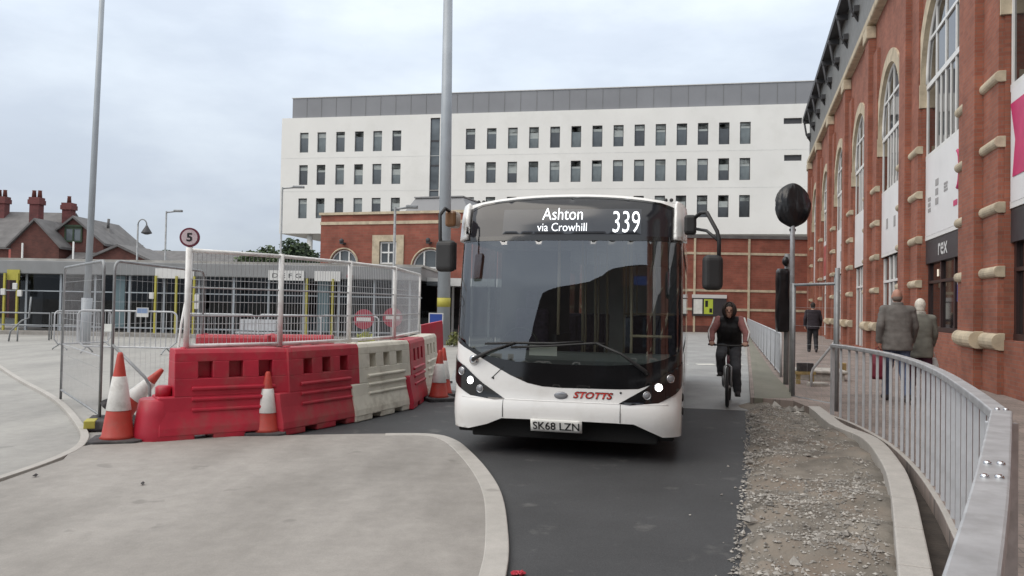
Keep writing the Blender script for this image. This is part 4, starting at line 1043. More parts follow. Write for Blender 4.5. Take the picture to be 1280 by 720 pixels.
# ------------------------------------------------------------------ brick bus station building with arched windows
Q0 = A(400, 330, 45); Q1 = A(602, 330, 42); dq = (Q1-Q0).xy.normalized()
sb = empty('brick_station_building', (Q0.x, Q0.y, 0), math.atan2(dq.y, dq.x), 'low red brick building with white arched windows behind the bus station', 'building')
LB = (Q1-Q0).xy.length; ZS = 6.5
def tb(px):
    d = ray(px, 320); den = dq.x*d.y-dq.y*d.x; return (Q0.y*d.x-Q0.x*d.y)/den
ac = [(tb(430), 3.75, .80), (tb(537.5), 3.55, 1.0)]; swx = tb(485)
hol = [archpoly(c, r_, 2.4, z) for c, z, r_ in ac]+[[(swx-.52, 3.75), (swx+.52, 3.75), (swx+.52, 5.0), (swx-.52, 5.0)]]
v2, f2 = cdt([(0, 0), (LB, 0), (LB, ZS), (0, ZS)], hol)
mb = MB().add([(x, 0, z) for x, z in v2], f2)
for h in hol:
    for i in range(len(h)): a, b = h[i], h[(i+1) % len(h)]; mb.add([(a[0], 0, a[1]), (b[0], 0, b[1]), (b[0], .2, b[1]), (a[0], .2, a[1])], [(0, 1, 2, 3)])
mb.add([(0, 0, 0), (0, 9, 0), (0, 9, ZS), (0, 0, ZS)], [(0, 1, 2, 3)]).add([(LB, 0, 0), (LB, 9, 0), (LB, 9, ZS), (LB, 0, ZS)], [(0, 3, 2, 1)])
mb.build('wall', M['brick_far'], sb)
MB().box(.02, LB-.02, .25, 9, .1, ZS-.05).build('inner_block', M['dark_in'], sb)
MB().box(-.08, LB+.08, -.10, 9.1, ZS, ZS+.14).build('coping', M['sand'], sb)
MB().box(-.02, LB+.02, -.05, .1, ZS-.55, ZS-.38).build('string_course', M['sand'], sb)
for c, z, r_ in ac:
    f = MB().tube([(c+r_*cos(t), .10, z+r_*sin(t)) for t in arc(16, 0, pi)], .07, 6)
    for x in (-.98, -.36, .36, .98): f.box(c+x*r_-.04, c+x*r_+.04, .05, .14, 2.4, z+r_*math.sqrt(1-min(1, x*x)))
    for zz in (2.45, z+.02): f.box(c-r_, c+r_, .048, .142, zz-.04, zz+.04)
    wo = f.build('arched_window', M['upvc'], sb)
    v, q = cdt(archpoly(c, r_-.02, 2.4, z)); MB().add([(x, .12, y) for x, y in v], q).build('pane', M['win_far'], wo)
    MB().tube([(c+(r_+.08)*cos(t), -.03, z+(r_+.08)*sin(t)) for t in arc(16, 0, pi)], .05, 6).build('arch_trim', M['sand'], sb)
    MB().box(c-.1, c+.1, -.35, 0, z+r_+.30, z+r_+.40).ball((c, -.3, z+r_+.48), .14, 8).build('wall_lamp', M['gutter'], sb)
f = MB().box(swx-.5, swx+.5, .05, .12, 3.77, 3.85).box(swx-.5, swx+.5, .05, .12, 4.9, 4.98).box(swx-.5, swx+.5, .052, .118, 4.36, 4.44)
for x in (-.46, 0, .46): f.box(swx+x-.04, swx+x+.04, .054, .122, 3.8, 4.95)
wo = f.build('square_window', M['upvc'], sb); MB().box(swx-.5, swx+.5, .10, .115, 3.78, 4.97).build('pane', M['win_far'], wo)
f = MB().box(swx-.95, swx-.52, -.06, .1, 3.5, 5.35).box(swx+.52, swx+.95, -.06, .1, 3.5, 5.35).box(swx-.52, swx+.52, -.06, .1, 5.0, 5.35).box(swx-.52, swx+.52, -.06, .1, 3.5, 3.75)
f.build('window_surround', M['sand'], sb)
x0, x1 = tb(486), tb(573)
MB().frustum((x0, x1, 1.5, 8), (x0+.5, x1-.7, 2.2, 7.4), ZS+.1, ZS+1.15).box(x0+.45, x1-.65, 2.1, 7.5, ZS+1.15, ZS+1.22).build('mansard_roof', M['band_grey'], sb)
MB().tube([((x0+x1)/2-.3, 4, ZS+1.1), ((x0+x1)/2-.3, 4, ZS+1.9)], .12, 8).build('roof_vent', M['steel_dull'], sb)
# ------------------------------------------------------------------ bus station shelter
E0 = A(-60, 342, 35.5); E1 = A(598, 342, 34.6); de = (E1-E0).xy.normalized(); LS = (E1-E0).xy.length
st_ = empty('bus_station_shelter', (E0.x, E0.y, 0), math.atan2(de.y, de.x), 'long low grey bus station shelter with glazed bays and flat canopy', 'shelter')
def ts(px):
    d = ray(px, 342); den = de.x*d.y-de.y*d.x; return (E0.y*d.x-E0.x*d.y)/den
XE = ts(528)
MB().box(0, XE, -.3, 5.5, 2.62, 3.20).build('canopy', M['canopy'], st_, bevel=.03)
MB().box(-.1, XE+.05, -.2, 5.6, 3.202, 3.30).build('canopy_roofing', M['canopy_top'], st_)
MB().box(XE+.02, LS+2, 1.2, 7, 2.45, 2.8).build('entrance_canopy', M['pale'], st_)
MB().box(XE+.3, LS+2, 3.2, 3.3, .1, 2.45).build('entrance_glazing', M['shopglass'], st_)
em = MB()
for x in (XE+.4, XE+1.0, XE+1.9, XE+2.7): em.box(x-.05, x+.05, 3.1, 3.2, .1, 2.45)
em.build('entrance_frame', M['upvc'], st_)
MB().box(-.2, LS+2.2, -1.2, 7, -.01, .13).build('platform', M['apron'], st_)
MB().box(0, XE, 4.6, 4.9, .1, 2.6).build('rear_wall', M['dark_in'], st_)
x = .3; i = 0; ps_ = pg_ = None; random.seed(5)
while x < XE-.3:
    if ps_ is None:
        ps_ = MB().box(-.045, .045, 0, .09, .13, 2.62).build('mullion', M['post_grey'], st_); o = ps_
    else: o = ps_.copy(); col.objects.link(o); o.parent = st_
    o.location = (x, 0, 0)
    if i % 7 != 3:
        if pg_ is None: pg_ = MB().box(.05, 1.50, .03, .05, .35, 2.6).build('glazing', M['stationglass'], st_); o = pg_
        else: o = pg_.copy(); col.objects.link(o); o.parent = st_
        o.location = (x, 0, 0)
    x += 1.55; i += 1
MB().box(0, XE, -.01, .1, 1.85, 1.90).build('transom', M['post_grey'], st_)
MB().box(0, XE, .005, .08, .30, .36).build('bottom_rail', M['post_grey'], st_)
for px0, px1 in ((143, 157), (398, 412)): MB().box(ts(px0), ts(px1), -.02, .0, .36, 2.6).build('infill_panel', M['teal'], st_)
for i in range(12):
    x = XE*(i+.5)/12+random.uniform(-.5, .5); MB().box(x, x+random.uniform(.5, 1.5), 2.2+random.random(), 2.4+random.random()+.8, .13, random.uniform(.9, 2.3)).build('kiosk', M[random.choice(('dark_in', 'fascia', 'teal', 'greyprint', 'band_grey'))], st_)
for px in (15, 31, 201.5, 227, 249, 420, 388): 
    x = ts(px); MB().box(x-.045, x+.035, -.5, -.42, .13, 2.62).build('yellow_post', M['yellow'], st_)
for px, z in ((14.5, 1.8), (35, 1.75), (29, 2.05), (197.5, 1.75), (253.5, 1.7), (253.5, 1.35)):
    x = ts(px); MB().box(x-.10, x+.10, -.56, -.46, z-.14, z+.14).build('ticket_reader', M['pale'], st_, bevel=.02)
MB().box(ts(15.5), ts(31), -.36, -.32, 2.32, 2.78).build('yellow_sign', M['yellow'], st_)
for px0, px1, tx in ((199, 247, None), (339, 383, 'D E F G'), (396, 428, None)):
    o = MB().box(ts(px0), ts(px1), -.37, -.31, 2.52, 2.95).build('bay_sign', M['pale'], st_)
    if tx: text_obj('bay_letters', tx, M['ink'], o, (ts(px1)-ts(px0))*.8, .19, lambda a, b: (ts(px0)+.18+a, -.376, 2.63+b))
x = ts(440); MB().lathe([(.13, -.02), (.13, .02), (.12, .025)], 16, Matrix.Translation((x, -.4, 2.75)) @ Matrix.Rotation(pi/2, 4, 'X')).build('red_disc', noent, st_)
# rails and a bench in front of the station
for (px, py, ln, lab) in ((-6, 424, 2.0, 'galvanised guard rail in front of the yellow posts'), (64, 424, 1.6, 'galvanised guard rail just left of the end-on crowd barrier')):
    a = G(px, py); r = empty('guard_rail', (a.x, a.y, 0), 0, lab, 'guard rail', 'guard rails by the bus station')
    MB().tube([(0, 0, 0), (0, 0, 1.0), (ln, 0, 1.0), (ln, 0, 0)], .03, 8).tube([(0, 0, .55), (ln, 0, .55)], .025, 8).build('rail', M['steel_dull'], r)
a = G(30, 427); r = empty('hoop_rail', (a.x, a.y, 0), 0, 'bent tubular handrail at the foot of the yellow posts', 'handrail')
MB().tube([(-.55, 0, 0), (-.5, 0, .35), (-.1, 0, .75), (.15, 0, .85), (.2, 0, 1.6)], .03, 8).tube([(-.25, .02, 0), (-.25, .02, .58)], .028, 8).build('rail', M['steel_dull'], r)
a = G(296, 432); r = empty('metal_bench', (a.x, a.y, 0), R(-4), 'pale metal bench behind the mesh on the nearest red barrier', 'bench')
MB().box(0, 1.5, -.2, .2, .44, .50).build('seat', M['steel_pale'], r); MB().box(0, 1.5, .2, .25, .55, .95).build('backrest', M['steel_pale'], r)
for x in (.15, 1.35): MB().tube([(x, .2, .9), (x, .2, .0)], .03, 6).tube([(x, -.18, .46), (x, -.18, 0)], .03, 6).build('leg', M['steel_dull'], r)
# ------------------------------------------------------------------ brick houses far left
def gable_house(root, w_, d_, ze, zr, m, x=0, y=0, sides=True, over=.25, turn=False):
    """gable faces -y (turn=False) or the ridge runs along x (turn=True)"""
    mb = MB()
    if not turn:
        g = [(x-w_/2, 0), (x+w_/2, 0), (x+w_/2, ze), (x, zr), (x-w_/2, ze)]; mb.prism(g, y, y+d_)
        mb.build('wall', m, root)
        rf = MB(); t = .18
        for s in (-1, 1):
            xe = x+s*(w_/2+over); zz = ze-over*(zr-ze)/(w_/2)
            rf.add([(x, y-over, zr+.02), (xe, y-over, zz), (xe, y+d_, zz), (x, y+d_, zr+.02), (x, y-over, zr+.02+t), (xe, y-over, zz+t), (xe, y+d_, zz+t), (x, y+d_, zr+.02+t)], [(0, 1, 2, 3), (4, 7, 6, 5), (0, 4, 5, 1), (1, 5, 6, 2), (2, 6, 7, 3)])
        return rf.build('roof', M['slate'], root)
    T = Matrix.Translation((x, y, 0)) @ Matrix.Rotation(pi/2, 4, 'Z')
    g = [(0, 0), (d_, 0), (d_, ze), (d_/2, zr), (0, ze)]; mb.prism(g, -w_/2, w_/2, T); mb.build('wall', m, root)
    rf = MB(); t = .18; zz = ze-over*(zr-ze)/(d_/2)
    for a, b in ((-over, d_/2), (d_+over, d_/2)):
        rf.add([(x-w_/2-.1, y+b, zr+.02), (x+w_/2+.1, y+b, zr+.02), (x+w_/2+.1, y+a, zz), (x-w_/2-.1, y+a, zz), (x-w_/2-.1, y+b, zr+.02+t), (x+w_/2+.1, y+b, zr+.02+t), (x+w_/2+.1, y+a, zz+t), (x-w_/2-.1, y+a, zz+t)], [(0, 1, 2, 3), (4, 7, 6, 5), (0, 4, 5, 1), (1, 5, 6, 2), (2, 6, 7, 3), (3, 7, 4, 0)])
    return rf.build('roof', M['slate'], root)
def chimney(roof, x, y, z0, z1, w_=.55, pots=2):
    c = MB().box(x-w_, x+w_, y-.35, y+.35, z0, z1).box(x-w_-.1, x+w_+.1, y-.45, y+.45, z1-.55, z1-.2).box(x-w_-.05, x+w_+.05, y-.4, y+.4, z1-.199, z1)
    o = c.build('chimney', M['brick_chim'], roof)
    for i in range(pots):
        xx = x+(i-(pots-1)/2)*.45; MB().lathe([(.17, z1), (.13, z1+.5), (.16, z1+.55), (.1, z1+.56)], 10, Matrix.Translation((xx, y, 0))).build('chimney_pot', M['potred'], roof)
M['brick_chim'] = brick_mat('chimney_brick', (.15, .045, .045), (.12, .038, .038), (.10, .055, .05), .45, .15)
HY = 60; mpp = .06
def hx(px, dy=0): return A(px, 300, HY+dy).x
def hz(px, py, dy=0): return A(px, py, HY+dy).z
h1 = empty('brick_house', (hx(44), HY, 0), 0, 'red brick house with tall twin pot chimney and broad grey gable roof at far left', 'house')
ox = hx(44)
rf = gable_house(h1, hx(74)-hx(14), 7, hz(14, 306), hz(44, 276), M['brick_dark'])
chimney(rf, hx(44.5, 2)-ox, 2.0, 6, hz(44, 247, 2), .36)
rf = gable_house(h1, 16, 8, hz(14, 306)-.1, hz(20, 268, 5), M['brick_dark'], x=hx(-30, 5)-ox, y=1.0, turn=True)
chimney(rf, hx(1, 4.5)-ox, 4.5, 5.5, hz(2, 246, 4.5), .42)
MB().box(hx(5)-ox, hx(14)-ox, .6, 1.0, 0, hz(8, 311)).build('painted_porch', M['pinkpaint'], h1)
MB().tube([(hx(30.5)-ox, -.2, 0), (hx(30.5)-ox, -.2, hz(30, 304))], .07, 8).build('vent_pipe', M['pale'], h1)
h2 = empty('brick_house', (hx(92, 1.5), HY+1.5, 0), 0, 'dark brick house with window in its gable, behind the left lamp mast', 'house'); ox = hx(92, 1.5)
rf = gable_house(h2, 4.6, 7, hz(65, 303, 1.5), hz(92, 273, 1.5), M['brick_dark'])
chimney(rf, hx(85, 4)-ox, 2.5, 5, hz(85, 254, 4), .36, 1)
rf = gable_house(h2, 7, 6, hz(50, 293), hz(60, 272), M['brick_dark'], x=-3.5, y=2.2, turn=True)
wz0, wz1 = hz(90, 300), hz(90, 283)
f = MB()
for x in (-.62, -.0, .62): f.box(x-.06, x+.06, -.08, .05, wz0, wz1)
f.box(-.66, .66, -.085, .05, wz0-.06, wz0+.06).box(-.66, .66, -.085, .05, wz1-.06, wz1+.06).box(-.8, .8, -.12, .05, wz1+.1, wz1+.25)
fo = f.build('window', M['leaf3'], h2); MB().box(-.6, .6, -.04, .02, wz0, wz1).build('pane', M['win_far'], fo)
h3 = empty('brick_house', (hx(99, 2.5), HY+2.5, 0), 0, 'low house with steep grey hipped roof right of the left lamp mast', 'house'); ox = hx(99, 2.5)
MB().box(-1.5, 2.8, 0, 5, 0, hz(120, 326)).build('wall', M['brick_dark'], h3)
zr = hz(120, 284, 5)
ze_ = hz(120, 325, 2)
MB().add([(-1.7, -.2, ze_), (3.1, -.2, ze_), (3.1, 5.2, ze_), (-1.7, 5.2, ze_), (-1.0, 2.5, zr), (1.0, 2.5, zr)], [(0, 1, 5, 4), (1, 2, 5), (2, 3, 4, 5), (3, 0, 4), (0, 3, 2, 1)]).build('roof', M['slate'], h3)
MB().tube([(.95, 2.5, zr-.1), (1.0, 2.5, zr+.7)], .1, 6).build('finial', M['slate'], h3)
h4 = empty('outbuilding', (hx(160), HY-2, 0), 0, 'low brick outbuilding with shallow grey roof left of the short lantern lamp', 'outbuilding')
gable_house(h4, 4.6, 5, hz(160, 328), hz(165, 311), M['brick_dark'], x=.3)
gable_house(h4, 4.5, 5, hz(140, 330), hz(140, 310), M['brick_dark'], x=-2.5, y=2, turn=True)
MB().tube([(hx(119.5)-hx(160), -1, 0), (hx(119.5)-hx(160), -1, hz(119, 306))], .06, 8).build('vent_pipe', M['pale'], h4)
h5 = empty('long_shed', (A(240, 320, 95).x, 95, 0), 0, 'long low grey roofed shed on the skyline behind the speed sign', 'shed')
gable_house(h5, 26, 8, A(240, 322, 95).z-.6, A(240, 313.5, 95).z, M['brick_dark'], x=-2, turn=True)
# ------------------------------------------------------------------ trees
def tree(base, h, r, n, ml, label, ls=.22, name='tree', cz=.62, group=None):
    root = empty(name, base, 0, label, 'tree', group)
    t = MB().tube([(0, 0, 0), (.1, 0, h*.35), (0, .05, h*.62)], [h*.03, h*.022, h*.01], 8)
    for k in range(6):
        a = k*1.05; t.tube([(0.05, 0, h*.35), (r*.4*cos(a), r*.4*sin(a), h*.55), (r*.7*cos(a), r*.7*sin(a), h*.72)], [h*.012, h*.007, h*.003], 5)
    t.build('trunk', M['bark'], root)
    mb = MB(); cl = []
    for _ in range(16):
        d = V((random.gauss(0, 1), random.gauss(0, 1), random.gauss(0, .8))).normalized()*random.uniform(.25, .85)
        cl.append((V((d.x*r, d.y*r, h*cz+d.z*h*(1-cz)*.85)), random.uniform(.28, .5)*r))
    for _ in range(n):
        c, rr = random.choice(cl); d = V((random.gauss(0, 1), random.gauss(0, 1), random.gauss(0, 1))).normalized()*rr*random.uniform(.55, 1.1)
        p = c+d; u = V((random.gauss(0, 1), random.gauss(0, 1), random.gauss(0, .6))).normalized()*ls*random.uniform(.6, 1.3); v = u.orthogonal().normalized()*ls*random.uniform(.4, .8)
        mb.cur = random.choice((0, 0, 1)); mb.add([p-u, p+v, p+u, p-v], [(0, 1, 2, 3)])
    mb.build('crown', ml, root)
random.seed(11)
gt = 'trees beyond the bus station'
for px, py, Y, r, lab in ((156, 297, 75, 2.0, 'small leafy tree showing over the low outbuilding roof'), (193, 309, 130, 3.0, 'tiny distant tree just right of the short lantern lamp'), (216, 310, 135, 3.2, 'tiny distant tree behind the slim lamp left of the speed sign'),
                          (324, 299, 80, 2.3, 'bushy green tree left of the white building'), (368, 296, 84, 3.0, 'dark green tree under the raised left end of the white building'), (392, 298, 86, 2.6, 'dark tree beside the brick station building under the white block')):
    a = A(px, py, Y); tree((a.x, Y, 0), a.z, r, 4200, [M['leaf'], M['leaf2']] if Y < 82 else [M['leaf3'], M['leaf']], lab, ls=.24 if Y < 100 else .4, group=gt)
# ------------------------------------------------------------------ galvanised railing along the pavement
rl = empty('pedestrian_railing', (rpath[0][0], rpath[0][1], .15), 0, 'curved galvanised railing with flat top rail and upright bars along the right pavement', 'railing')
ox, oy = rpath[0]
sp1 = [tuple(p) for p in smooth_path(rpath[:9], 7)]; sp2 = [tuple(p) for p in smooth_path([rpath[8]]+rpath[9:], 7)]
def loc(pts): return [(x-ox, y-oy) for x, y in pts]
strip_along(loc(sp1), .042, .042, .952, 1.0).build('top_rail', M['steel'], rl, bevel=.008)
strip_along(loc(sp2), .044, .044, .956, 1.006).build('top_rail', M['steel'], rl, bevel=.008)
jx, jy = rpath[8][0]-ox, rpath[8][1]-oy
MB().box(-.05, .05, -.05, .05, 0, .95).build('end_post', M['steel'], rl, loc=(jx, jy, 0), rz=R(20), bevel=.006)
for t in (0.02, .47, .53):
    p = V(sp2[0]).lerp(V(sp2[-1]), t) if t else V(sp2[0]); q_ = min(sp2, key=lambda p_: (V(p_)-p).length)
    for s in (-.018, .018):
        MB().lathe([(.012, 1.004), (.012, 1.012), (.007, 1.016)], 8).build('bolt', M['chrome'], rl, loc=(q_[0]-ox+s, q_[1]-oy-s*.2, 0))
bar = None; acc = 0; path = sp1+sp2[1:]; nb_ = 0
for a, b in zip(path, path[1:]):
    l = math.hypot(b[0]-a[0], b[1]-a[1])
    while acc <= l:
        t = acc/l; x, y = a[0]+(b[0]-a[0])*t, a[1]+(b[1]-a[1])*t
        big = nb_ % 36 == 0
        if big:
            MB().box(-.022, .022, -.022, .022, .0, .955).build('post', M['steel_pale'], rl, loc=(x-ox, y-oy, 0))
        elif bar is None: bar = MB().box(-.016, .016, -.007, .007, .0, .955).build('baluster', M['steel_pale'], rl, loc=(x-ox, y-oy, 0), rz=R(-20))
        else: o = bar.copy(); col.objects.link(o); o.parent = rl; o.location = (x-ox, y-oy, 0)
        if not big: (bar if bar and nb_ == 1 else o).rotation_euler.z = math.atan2(b[1]-a[1], b[0]-a[0])+R(55)
        acc += .29; nb_ += 1
    acc -= l
# guard rail panels further up the street
ga, gb = G(976, 474, .1), V((14.6, 49.5, .1)); gd = (gb-ga); nseg = 15
gr0 = None
for i in range(nseg):
    p = ga+gd*(i/nseg); W_ = gd.length/nseg
    if gr0 is None:
        gr0 = empty('guardrail_panel', p, 0, 'nearest grey guard rail panel by the black wrapped signal', 'guard rail', 'grey guard rail panels along the street')
        MB().tube([(0, 0, 0), (0, 0, 1.0), (W_-.06, 0, 1.0), (W_-.06, 0, 0)], .025, 6).tube([(0, 0, .12), (W_-.06, 0, .12)], .018, 6).build('frame', M['steel_pale'], gr0)
        g = MB()
        for k in range(1, 20): g.tube([(W_*k/20, 0, .12), (W_*k/20, 0, 1.0)], .009, 4, False)
        g.build('bars', M['steel_pale'], gr0); o = gr0
    else:
        o = copy_tree(gr0); o.location = p; o['label'] = 'grey guard rail panel in the receding row along the street behind the cyclist'
    o.rotation_euler.z = math.atan2(gd.y, gd.x)
# ------------------------------------------------------------------ bagged sign, wrapped signal, fence pieces
p = G(989, 500, .02); zc = A(988, 258, p.y).z
bg_ = empty('bagged_sign', p, 0, 'round road sign covered with a black plastic bag on a slim grey pole', 'road sign')
MB().tube([(0, 0, 0), (-.01, 0, zc-.3), (-.01, 0, zc+.2)], .042, 12).build('pole', M['steel'], bg_)
prof = [(.05, -.47), (.06, -.43), (.035, -.40), (.10, -.37), (.22, -.29), (.29, -.15), (.31, .0), (.29, .14), (.23, .26), (.15, .34), (.07, .385), (.02, .40)]
mb = MB(); vs = []; n = 72; rows_ = []
pr = smooth_path([(a, b) for a, b in prof], 5)
for i, q_ in enumerate(pr):
    for j in range(n):
        t = 2*pi*j/n; k = .97+.10*noise.noise((cos(t)*2.2, sin(t)*2.2, q_[1]*3.5))+.16*abs(noise.noise((cos(t)*3.5+q_[1]*2, sin(t)*3.5, q_[1]*2.2)))-.10*abs(noise.noise((cos(t)*9, sin(t)*9, q_[1]*4)))
        vs.append((q_[0]*k*cos(t), q_[0]*k*sin(t)*.42, q_[1]))
fs = [(i*n+j, i*n+(j+1) % n, (i+1)*n+(j+1) % n, (i+1)*n+j) for i in range(len(pr)-1) for j in range(n)]
mb.add(vs, fs, True).build('black_bag', M['bag'], bg_, loc=(-.01, 0, zc))
p = G(984, 484, .1); zt = A(980, 336, p.y).z; zb = A(979, 415, p.y).z
ws = empty('wrapped_signal', (A(978, 400, p.y).x, p.y, .1), 0, 'tall narrow traffic signal wrapped in black sheeting behind the bagged sign pole', 'traffic signal')
MB().tube([(.10, .05, -.1), (.10, .05, zt+.2)], .05, 10).build('pole', M['steel_dull'], ws)
mb = MB(); vs = []; n = 24; hh = zt-zb
for i in range(25):
    z = zb-.1+hh*i/24
    for j in range(n):
        t = 2*pi*j/n; c_, s_ = math.copysign(abs(cos(t))**.4, cos(t)), math.copysign(abs(sin(t))**.4, sin(t))
        k = (1+.16*noise.noise((cos(t)*2, sin(t)*2, z*3)))*(1 if 0 < i < 24 else .8)*(1-.12*i/24)
        vs.append((.13*k*c_, .11*k*s_, z))
mb.add(vs, [(i*n+j, i*n+(j+1) % n, (i+1)*n+(j+1) % n, (i+1)*n+j) for i in range(24) for j in range(n)]+[tuple(24*n+j for j in range(n))], True).build('black_wrap', M['bag'], ws)
MB().ball((.05, 0, zt+.05), (.07, .07, .10), 10).build('top_knot', M['bag'], ws)
a, b = V((4.78, 11.75, 0)), V((5.62, 13.9, 0))
panel_between(a, b, 'site_fence_panel', 2.1, M['steel_dull'], 'mesh fence panel seen edge on where the curved railing begins', 'tall mesh site fence panels', step=.055, mids=(.5,), z0=.12)
a, b = A(992, 400, 13.7), A(1047, 400, 12.6)
o = panel_between(V((a.x, a.y, 0)), V((b.x, b.y, 0)), 'site_fence_panel', 1.93, M['steel_dull'], 'open framed fence panel between the bagged sign pole and the curved railing', 'tall mesh site fence panels', step=.32, rr=.0015, mids=(), z0=.12)
a = G(1014, 490, .05)
hr = empty('bent_handrail', a, R(-15), 'bent steel tube leaning up to the start of the curved railing', 'handrail')
MB().tube([(0, 0, 0), (.0, 0, .35), (.03, 0, .45), (.30, -.2, .85), (.45, -.3, 1.1)], .025, 8).build('tube', M['steel_pale'], hr)
a = G(1028, 482, .0); o = tag(MB().box(-.55, .35, -.5, .4, 0, .30).box(-.62, .42, -.56, .46, .30, .36).build('concrete_plinth', M['stone2'], loc=a, rz=R(-10), bevel=.02), 'low grey concrete plinth with slab top behind the bent handrail', 'plinth')
a = G(1022, 492, .0); tag(MB().box(-.17, .17, -.12, .12, 0, .22).build('concrete_block', M['stone2'], loc=a, rz=R(12), bevel=.015), 'grey concrete block lying in front of the plinth', 'block')
a = G(1049, 476, .0); tag(MB().box(-.10, .12, -.1, .1, 0.02, .42).build('timber_block', M['wood'], loc=a, rz=R(12), bevel=.01), 'upright raw timber block beside the plinth', 'timber block')
a = G(1006, 488, .02); wt = empty('timber_trestle', a, R(5), 'small timber trestle with dark top standing by the bagged sign pole', 'trestle')
for x in (-.14, .14): MB().box(x-.03, x+.03, -.04, .04, 0, .32).build('leg', M['wood'], wt)
MB().box(-.2, .2, -.06, .06, .32, .38).build('top_board', M['wood'], wt); MB().box(-.16, .16, -.05, .05, .38, .55).build('dark_box', M['rubber'], wt, bevel=.01)
mb = MB(); random.seed(21)
for _ in range(70):
    a = G(random.uniform(955, 1040), random.uniform(496, 516), .03); mb.cur = random.choice((0, 1)); rock(mb, (a.x, a.y, .06), random.choice((.03, .05, .07, .11)))
tag(mb.build('rubble', [M['stone'], M['stone2']]), 'broken concrete and stones heaped at the far end of the dug up verge', 'rubble', kind='stuff')
for (px, py, r, lab) in ((178, 606, .025, 'small dark stone lying alone on the concrete apron'), (44, 596, .028, 'dark pebble on the kerb joint at far left')):
    mb = MB(); a = G(px, py, .03); rock(mb, (0, 0, r*.5), r); tag(mb.build('pebble', M['rubber'], loc=a), lab, 'pebble')
mb = MB()
for _ in range(14): rock(mb, (random.uniform(-.05, .05), random.uniform(-.03, .03), .01), .02)
a = G(649, 718, 0); tag(mb.build('red_scrap', M['red'], loc=a), 'scrap of red plastic on the asphalt at the kerb by the bottom edge', 'scrap')
# ------------------------------------------------------------------ people
def remeshed(mb, name, m, parent, vox=.011, smooth=4, wr=None):
    o = mb.build(name, m, parent)
    r_ = o.modifiers.new('r', 'REMESH'); r_.mode = 'VOXEL'; r_.voxel_size = vox; r_.use_smooth_shade = True
    s_ = o.modifiers.new('s', 'SMOOTH'); s_.iterations = smooth; s_.factor = .5
    bpy.context.view_layer.update()
    dg = bpy.context.evaluated_depsgraph_get(); me = bpy.data.meshes.new_from_object(o.evaluated_get(dg)); o.modifiers.clear()
    old = o.data; o.data = me; bpy.data.meshes.remove(old); me.name = name
    if wr is None and name in ('jacket', 'trousers', 'gilet', 'sleeve'): wr = .008
    if wr:
        ns = [v.normal.copy() for v in me.vertices]
        for v, n_ in zip(me.vertices, ns):
            c = v.co; k = noise.noise((c.x*7+c.z*5, c.y*7, c.z*13))*1.0+.6*(abs(noise.noise((c.x*5-c.z*9, c.y*6, c.z*16+4)))-.25)
            v.co = c+n_*wr*k
        me.update()
    return o
def cap(mb, a, ra, b, rb, n=12):
    mb.tube([a, b], [ra, rb], n); mb.ball(a, ra, n); mb.ball(b, rb, n)
def chain(mb, pts, rs):
    for i in range(len(pts)-1): cap(mb, pts[i], rs[i], pts[i+1], rs[i+1])
def loft(mb, rings, n=20, e=2.4):
    vs = []
    for (x, y, z, rx, ry) in rings:
        for j in range(n):
            t = 2*pi*j/n; c_, s_ = math.copysign(abs(cos(t))**(2/e), cos(t)), math.copysign(abs(sin(t))**(2/e), sin(t)); vs.append((x+rx*c_, y+ry*s_, z))
    k = len(rings)
    mb.add(vs, [(i*n+j, i*n+(j+1) % n, (i+1)*n+(j+1) % n, (i+1)*n+j) for i in range(k-1) for j in range(n)]+[tuple(reversed(range(n))), tuple((k-1)*n+j for j in range(n))], True)
def hand(mb, w, d, palm, thumb, curl=.5):
    """w wrist, d finger direction, palm = direction the palm faces, thumb = side the thumb leaves"""
    w, d, palm, thumb = V(w), V(d).normalized(), V(palm).normalized(), V(thumb).normalized()
    for s in (-.028, -.009, .010, .028): cap(mb, w+thumb*s*.7, .017, w+d*.085+thumb*s, .014, 8)
    for s, l in ((.030, .068), (.010, .078), (-.010, .072), (-.029, .056)):
        a = w+d*.088+thumb*s; b = a+(d*cos(curl*.7)+palm*sin(curl*.7))*l*.45; c = b+(d*cos(curl*1.8)+palm*sin(curl*1.8))*l*.32; e = c+(d*cos(curl*2.7)+palm*sin(curl*2.7))*l*.26
        chain(mb, [a, b, c, e], [.0105, .0098, .009, .008])
    a = w+d*.025+thumb*.028; b = a+(thumb*.7+d*.7+palm*.3)*.036; c = b+(d*.9+thumb*.25+palm*.5)*.03; chain(mb, [a, b, c], [.014, .0115, .010])
